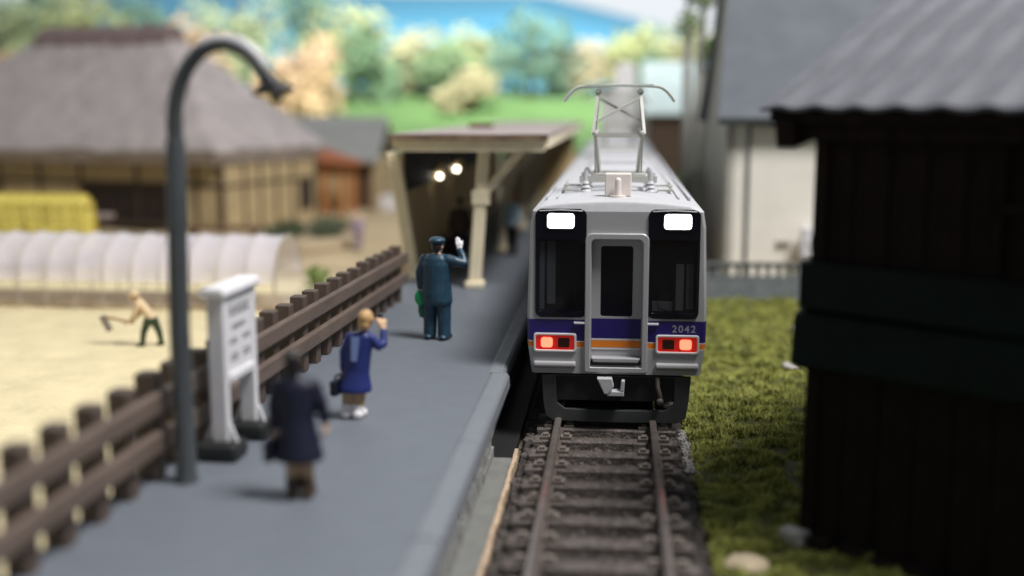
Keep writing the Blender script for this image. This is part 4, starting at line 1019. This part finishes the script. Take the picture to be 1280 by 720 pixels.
for k in range(7):
    x = rx0 + .2 + k * (rx1 - rx0 - .4) / 6
    MB().prism([(ry - .80, 7.4), (ry - .67, 8.07), (ry - .22, 8.47), (ry + .22, 8.47), (ry + .67, 8.07), (ry + .80, 7.4)], 'x', x - .12, x + .12).build('ridge_band', M['ridge'], fh, bevel=.04)

an2 = thing('orange_porch', 'orange wooden porch at the right end of the farmhouse', 'porch', (-12.75, 51.2, 0))
for x in (-.75, .0, .55): MB().box(x - .12, x + .12, -.1, .1, 0, 2.2).build('post', M['orange_wood'], an2)
MB().box(-.95, .75, -.14, .14, 2.2, 2.45).build('lintel', M['orange_wood'], an2)
MB().add([(-1.1, -.6, 2.45), (.95, -.6, 2.3), (.95, .9, 2.3), (-1.1, .9, 3.0), (-1.1, -.6, 2.55), (.95, -.6, 2.4), (.95, .9, 2.4), (-1.1, .9, 3.1)], [(0, 1, 2, 3), (4, 5, 6, 7), (0, 1, 5, 4), (1, 2, 6, 5), (2, 3, 7, 6), (3, 0, 4, 7)]).build('roof', mat('rust_roof', (.36, .12, .05), .7, .2, 2), an2)

# second outbuilding
ob = thing('outbuilding', 'low grey roofed outbuilding with dark doors right of the farmhouse', 'outbuilding', (-13.25, 54, 0))
MB().box(-4, 1.5, 0, 4, 0, 2.5).build('wall', M['tan_wall'], ob)
MB().box(.2, .75, -.05, .0, .05, 2.1).box(.8, 1.35, -.05, .0, .05, 2.1).build('door', mat('door_brown', (.09, .045, .022), .7, .2, 2), ob)
MB().prism([(-.7, 2.25), (-.7, 2.45), (2, 4.5), (4.7, 2.45), (4.7, 2.25), (2, 4.2)], 'x', -4.5, 1.8).build('roof', M['grey_roof'], ob, bevel=.05)
wl2 = thing('garden_wall', 'pale grey garden wall behind the dirt path', 'wall', (-4, 58, 0))
MB().box(-9, 3.2, 0, .3, 0, 2.25).build('wall', mat('pale_wall', (.36, .38, .32), .8, .12, 1), wl2)
MB().box(-9.1, 3.3, -.08, .38, 2.25, 2.36).build('coping', M['concrete'], wl2)
bx_ = MB().box(-.75, .75, -.3, .3, 0, .75).build('white_block', M['white'], bevel=.08); bx_.location = (-10.6, 53.2, 0); tag(bx_, 'low white block on the dirt beside the outbuilding', 'block')

# wooden cart beside the straw rack
ct = thing('hand_cart', 'weathered grey wooden hand cart beside the yellow straw rack', 'cart', (-17.0, 35.0, 0))
MB().box(-.4, .6, -.4, .4, 1.35, 1.5).build('bed', mat('grey_wood', (.24, .19, .17), .8, .2, 3), ct)
for x in (-.35, .1): MB().box(x - .06, x + .06, -.3, .3, 0, 1.35).build('leg', M['timber'], ct)
tb = thing('low_table', 'low dark wooden bench in front of the farmhouse wall', 'bench', (-14.5, 40.3, 0))
MB().box(-1.4, 1.4, -.4, .4, .42, .56).build('top', mat('plank_brown', (.16, .09, .05), .8, .2, 2), tb)
for x in (-1.2, 1.2): MB().box(x - .08, x + .08, -.3, .3, 0, .42).build('leg', M['timber'], tb)

# garden bed with kerb stones and shrubs
gb = thing('garden_bed', 'stone edged garden bed with low shrubs before the farmhouse end', 'garden bed', (-11.2, 40.0, 0))
n = 26
for k in range(n):
    a = 2 * math.pi * k / n; o = MB().box(-.28, .28, -.16, .16, 0, .30 + .08 * random.random()).build('kerb_stone', M['sand'], gb, bevel=.05)
    o.location = (1.75 * math.cos(a), 2.6 * math.sin(a), 0); o.rotation_euler = (0, 0, math.atan2(2.6 * math.cos(a), -1.75 * math.sin(a)))
MB().prism([(1.65 * math.cos(2 * math.pi * k / 30), 2.5 * math.sin(2 * math.pi * k / 30)) for k in range(30)], 'z', 0, .24).build('soil', M['dirt'], gb)
def leafball(n, c, r, size, rr):
    V = []
    for _ in range(n):
        d = Vector((rr.gauss(0, 1), rr.gauss(0, 1), rr.gauss(0, 1))).normalized() * (rr.random() ** .4); p = Vector((c[0] + d.x * r[0], c[1] + d.y * r[1], c[2] + d.z * r[2]))
        a = Vector((rr.gauss(0, 1), rr.gauss(0, 1), rr.gauss(0, 1))).normalized(); b_ = a.orthogonal().normalized(); s_ = size * rr.uniform(.6, 1.3)
        V.append((p + a * s_, p + b_ * s_ * .6, p - a * s_, p - b_ * s_ * .6))
    return V
rr = random.Random(3)
for lab, loc, r_, m_ in (('low grey green shrub at the left of the stone edged bed', (-12.0, 39.8, .24), (.8, 1.0, .35), (.06, .085, .04)), ('low dark green shrub at the right of the stone edged bed', (-10.6, 40.3, .24), (.75, 1.1, .42), (.075, .10, .055))):
    sb = thing('shrub', lab, 'shrub', loc); mb = MB()
    for q in leafball(420, (0, 0, r_[2] * .8), r_, .09, rr): mb.add(q, [(0, 1, 2, 3)])
    mb.build('leaves', mat('bed_shrub', m_, .8, .3, 3), sb); MB().cyl((0, 0, 0), (0, 0, r_[2]), .05, n=6).build('stem', M['bark'], sb)
rock('sandy boulder standing on the dirt path near the outbuilding', (-10.75, 45.4, .25), (.45, .45, .42), 'sand', 'boulder')
sb = thing('shrub', 'small bright green plant at the end of the greenhouse', 'shrub', (-7.9, 28.9, 0)); mb = MB()
for q in leafball(160, (0, 0, .4), (.35, .35, .4), .08, rr): mb.add(q, [(0, 1, 2, 3)])
mb.build('leaves', mat('bright_leaf', (.16, .26, .05), .8, .3, 3), sb); MB().cyl((0, 0, 0), (0, 0, .4), .03, n=6).build('stem', M['bark'], sb)

# ================================================================== CONCRETE WALL AND WHITE HOUSE
cw = thing('concrete_wall', 'low grey concrete block wall with open baluster band before white house', 'wall', (0.95, 29.05, 0))
for r in range(3):
    x = (0 if r % 2 == 0 else -.2)
    while x < 6.4:
        xa = max(0, x); xb = min(6.4, x + .4)
        if xb - xa > .1: MB().box(xa, xb - .015, 0, .15, r * .19, r * .19 + .18).build('block', M['concrete'], cw)
        x += .4
MB().box(0, 6.4, -.015, .165, .565, .60).build('band', M['concrete'], cw)
x = .12; bal = MB().box(-.06, .06, .02, .13, .60, .86).mesh('baluster', M['concrete'])
while x < 6.35: link('baluster', bal, cw).location = (x, 0, 0); x += .26
MB().box(0, 6.4, -.02, .17, .86, .96).build('cap_rail', M['concrete_dark'], cw, bevel=.015)

wh = thing('white_house', 'white walled house with steep grey slate roof behind concrete wall', 'house', (2.95, 31, 0))
MB().box(0, 9, 0, 6.6, 0, 4.6).build('wall', M['wh_side'], wh)
MB().box(.62, 6, -.07, -.002, .12, 4.42).build('white_panel', M['wh_wall'], wh, bevel=.02)
MB().box(.22, .58, -.03, -.002, .1, 4.45).build('wall_strip', M['wh_wall'], wh)
MB().cyl((.60, -.08, .1), (.60, -.08, 4.5), .045, n=8).build('downpipe', M['concrete_dark'], wh)
MB().box(.05, .2, -.05, -.002, .05, 4.5).build('corner_board', M['wh_side'], wh)
MB().box(-.25, 9.2, -.52, -.36, 4.50, 4.64).build('gutter', M['skirt'], wh)
vs = [(-.28, -.5, 4.62), (9.2, -.5, 4.62), (9.2, 3.3, 10.6), (.35, 3.3, 10.6), (-.28, 7.1, 4.62), (9.2, 7.1, 4.62)]
vs2 = [(a, b_, c - .16) for a, b_, c in vs]
MB().add(vs + vs2, [(0, 1, 2, 3), (3, 2, 5, 4), (6, 7, 8, 9), (9, 8, 11, 10), (0, 1, 7, 6), (4, 5, 11, 10), (0, 3, 9, 6), (3, 4, 10, 9), (1, 2, 8, 7), (2, 5, 11, 8)]).build('roof', M['wh_roof'], wh)
MB().add([(0, .01, 4.6), (0, 6.6, 4.6), (.3, 3.3, 9.8)], [(0, 1, 2)]).build('gable', M['wh_side'], wh)
MB().box(1.42, 1.78, -.17, -.06, 1.22, 1.36).build('vent_hood', M['wh_side'], wh, bevel=.02)
ac = thing('air_conditioner', 'white outdoor air conditioner unit beside the white house wall', 'air conditioner', (4.95, 30.5, 0))
MB().box(0, .95, -.2, .2, .95, 1.75).build('case', M['white'], ac, bevel=.03)
MB().ring(rrect(.30, .86, 1.07, 1.63, .2, 8), rrect(.36, .80, 1.13, 1.57, .15, 8), -.22, -.2).build('fan_ring', M['white'], ac)
MB().prism(rrect(.36, .80, 1.13, 1.57, .15, 8), 'y', -.205, -.201).build('fan_grille', M['concrete_dark'], ac)
MB().box(.05, .13, -.18, .18, 0, .95).box(.82, .90, -.18, .18, 0, .95).build('stand', M['concrete'], ac)

# shed with pale teal roof, white storehouse
sd = thing('shed', 'dark shed with pale blue green metal roof beyond the train', 'shed', (1.55, 60, 0))
MB().box(.1, 5, 0, 5, 0, 4.6).build('wall', M['timber'], sd)
MB().add([(-.25, -.5, 4.55), (5.3, -.5, 4.55), (5.3, 3.2, 7.4), (-.25, 3.2, 7.4), (-.25, -.5, 4.7), (5.3, -.5, 4.7), (5.3, 3.2, 7.25), (-.25, 3.2, 7.25)], [(0, 1, 2, 3), (4, 5, 6, 7), (0, 1, 5, 4), (1, 2, 6, 5), (2, 3, 7, 6), (3, 0, 4, 7)]).build('roof', M['teal_roof'], sd)
st = thing('storehouse', 'narrow white plastered storehouse behind the train pantograph', 'storehouse', (-.95, 62, 0))
MB().box(0, 2.7, 0, 4, 0, 5.9).build('wall', mat('plaster_white', (.55, .55, .55), .8, .08, 1), st)
MB().prism([(.75, 5.9), (1.95, 5.9), (1.95, 6.7), (1.75, 7.3), (.95, 7.3), (.75, 6.7)], 'y', .2, 3).build('turret', M['white'], st, bevel=.1)
MB().box(-.2, .73, -.3, 4.3, 5.9, 6.05).box(1.97, 2.9, -.3, 4.3, 5.9, 6.05).build('roof', M['grey_roof'], st)

# ================================================================== TREES
def tree(label, loc, h, rx, rzr, col, cat='tree', name='tree', trunk='bark', seed=0, n=900, group=None, size=.34, base=.25):
    rr = random.Random(seed); t = thing(name, label, cat, loc, 0, group)
    mb = MB(); pts = [(0, 0, 0), (rr.uniform(-.1, .1), 0, h * .3), (rr.uniform(-.2, .2), 0, h * .55), (0, 0, h * .8)]
    mb.tube(pts, [.035 * h, .028 * h, .018 * h, .006 * h], 8)
    for k in range(6):
        a = rr.uniform(0, 6.28); z0 = h * rr.uniform(.3, .6); d = rx * rr.uniform(.4, .75); mb.tube([(0, 0, z0), (math.cos(a) * d * .5, math.sin(a) * d * .5, z0 + h * .1), (math.cos(a) * d, math.sin(a) * d, z0 + h * .22)], [.014 * h, .010 * h, .004 * h], 6)
    mb.build('trunk', M[trunk], t, smooth=60)
    cm = MB(); nl = 9
    lobes = []
    for k in range(nl):
        a = rr.uniform(0, 6.28); q = rr.uniform(.25, .65) if k else 0
        lobes.append(((math.cos(a) * rx * q, math.sin(a) * rx * q, h * base + (h * (1 - base)) * rr.uniform(.16, .72) if k else h * (.35 + base * .5)), rr.uniform(.38, .58)))
    for c, s_ in lobes:
        for q in leafball(n // nl, c, (rx * s_, rx * s_, (h * (1 - base)) * s_ * .62), size, rr): cm.add(q, [(0, 1, 2, 3)])
    cm.build('crown', mat('leaf_' + str(seed), col, .85, 0, .5, col2=tuple(min(1, x * 1.45) for x in col)), t)
    return t
YG = (.29, .32, .15); DG = (.105, .185, .13); PO = (.43, .31, .19); OL = (.32, .32, .18); PG = (.27, .32, .18)
# (x, y, top height, radius, colour, label)
TREES = [
 (-51.0, 92, 15, 3.2, PG, 'pale green tree at the far left edge above the thatched roof'),
 (-50.3, 97, 17, 3.0, DG, 'dark bluish green tree at far left behind the thatched ridge'),
 (-47.3, 84, 9.6, 2.2, PO, 'low orange tan tree at the far left beside the thatch slope'),
 (-44.1, 93, 16.5, 3.6, YG, 'pale yellow green tree rising behind the left half of the thatched ridge'),
 (-40.3, 96, 16, 3.5, DG, 'broad dark teal tree behind the right half of the thatched ridge'),
 (-33.1, 88, 12.3, 2.4, PO, 'small peach coloured tree behind the top of the lamp post'),
 (-32.6, 97, 17, 3.8, PG, 'tall pale green tree behind the curve of the lamp arm'),
 (-27.2, 99, 18, 2.3, DG, 'narrow tall dark tree right of the lamp head'),
 (-23.7, 84, 11.2, 2.9, PO, 'large peach orange tree right of the lamp head'),
 (-23.3, 80, 7.6, 2.6, (.46, .34, .19), 'low golden tree just above the right thatch slope'),
 (-22.7, 96, 13.6, 3.6, YG, 'yellow green tree rising over the bright meadow, left of the dark round one'),
 (-19.6, 90, 11.2, 2.2, (.11, .185, .10), 'dark round tree amid yellow green trees over the shelter left corner'),
 (-17.3, 95, 11.8, 2.6, OL, 'olive yellow tree over the middle of the shelter roof'),
 (-14.6, 92, 10.4, 2.4, (.13, .20, .10), 'mid green tree over the middle of the shelter roof'),
 (-12.2, 96, 12.0, 3.0, YG, 'yellow green rounded tree left of the big dark teal tree'),
 (-11.5, 84, 8.0, 1.9, (.36, .33, .19), 'low straw yellow bush tree at the meadow edge over the shelter'),
 (-7.0, 92, 13.0, 2.9, DG, 'big dark teal tree above the right end of the shelter roof'),
 (-3.4, 96, 11.6, 2.5, (.34, .30, .19), 'pale beige tree between the dark teal tree and the pantograph'),
 (0.6, 97, 12.2, 2.8, YG, 'yellow green tree behind the pantograph collector'),
 (1.6, 86, 9.4, 1.6, (.10, .17, .10), 'small dark tree behind the right horn of the pantograph'),
 (4.7, 97, 11.8, 2.7, OL, 'olive tree above the pale teal shed roof'),
]
for i, (x, Y_, h, r_, c, lab) in enumerate(TREES):
    z0 = meadow_z(x, Y_) - .1
    tree(lab, (x, Y_, z0), h - z0, r_ * 1.36, 1, c, seed=i + 1, group='trees on the rise behind the layout', n=1000, size=.36, base=.0)
# grey trunked tree by the white house
gt = thing('grey_trunk_tree', 'pale grey barked tree with several bare upright trunks beside the white house', 'tree', (2.72, 39.5, 0))
for k, (dx, dy, lx, ly, r_, hh) in enumerate(((-.25, 0, -.15, .1, .20, 9.5), (.05, .2, .2, .0, .17, 10), (.22, -.1, .55, .2, .22, 10.5), (-.05, -.25, .05, .1, .15, 8.2))):
    MB().tube([(dx, dy, 0), (dx + lx * .2, dy, hh * .25), (dx + lx * .6, dy + ly, hh * .6), (dx + lx, dy + ly, hh)], [r_ * 1.3, r_, r_ * .8, r_ * .25], 9).build('trunk', M['bark_grey'], gt, smooth=60)
mb = MB(); rr = random.Random(77)
for c in ((-.35, 0, 7.7), (.25, .2, 8.6), (-.2, .3, 8.9), (.5, 0, 6.9)):
    for q in leafball(120, c, (.55, .55, .5), .12, rr): mb.add(q, [(0, 1, 2, 3)])
mb.build('crown', mat('olive_leaf', (.13, .20, .04), .8, .3, 1), gt)
for (lab, loc, r_) in (('dark green bush in the gap left of the grey trunked tree', (1.95, 44, 0), (.9, .8, 1.3)), ('dark bush behind the grey trunked tree by the white house', (3.2, 46, 0), (1.0, .8, 1.6))):
    sb = thing('bush', lab, 'bush', loc); mb = MB()
    for q in leafball(700, (0, 0, r_[2] * .95), r_, .13, rr): mb.add(q, [(0, 1, 2, 3)])
    mb.build('leaves', M['shrub'], sb); MB().cyl((0, 0, 0), (0, 0, r_[2]), .07, n=6).build('stem', M['bark'], sb)
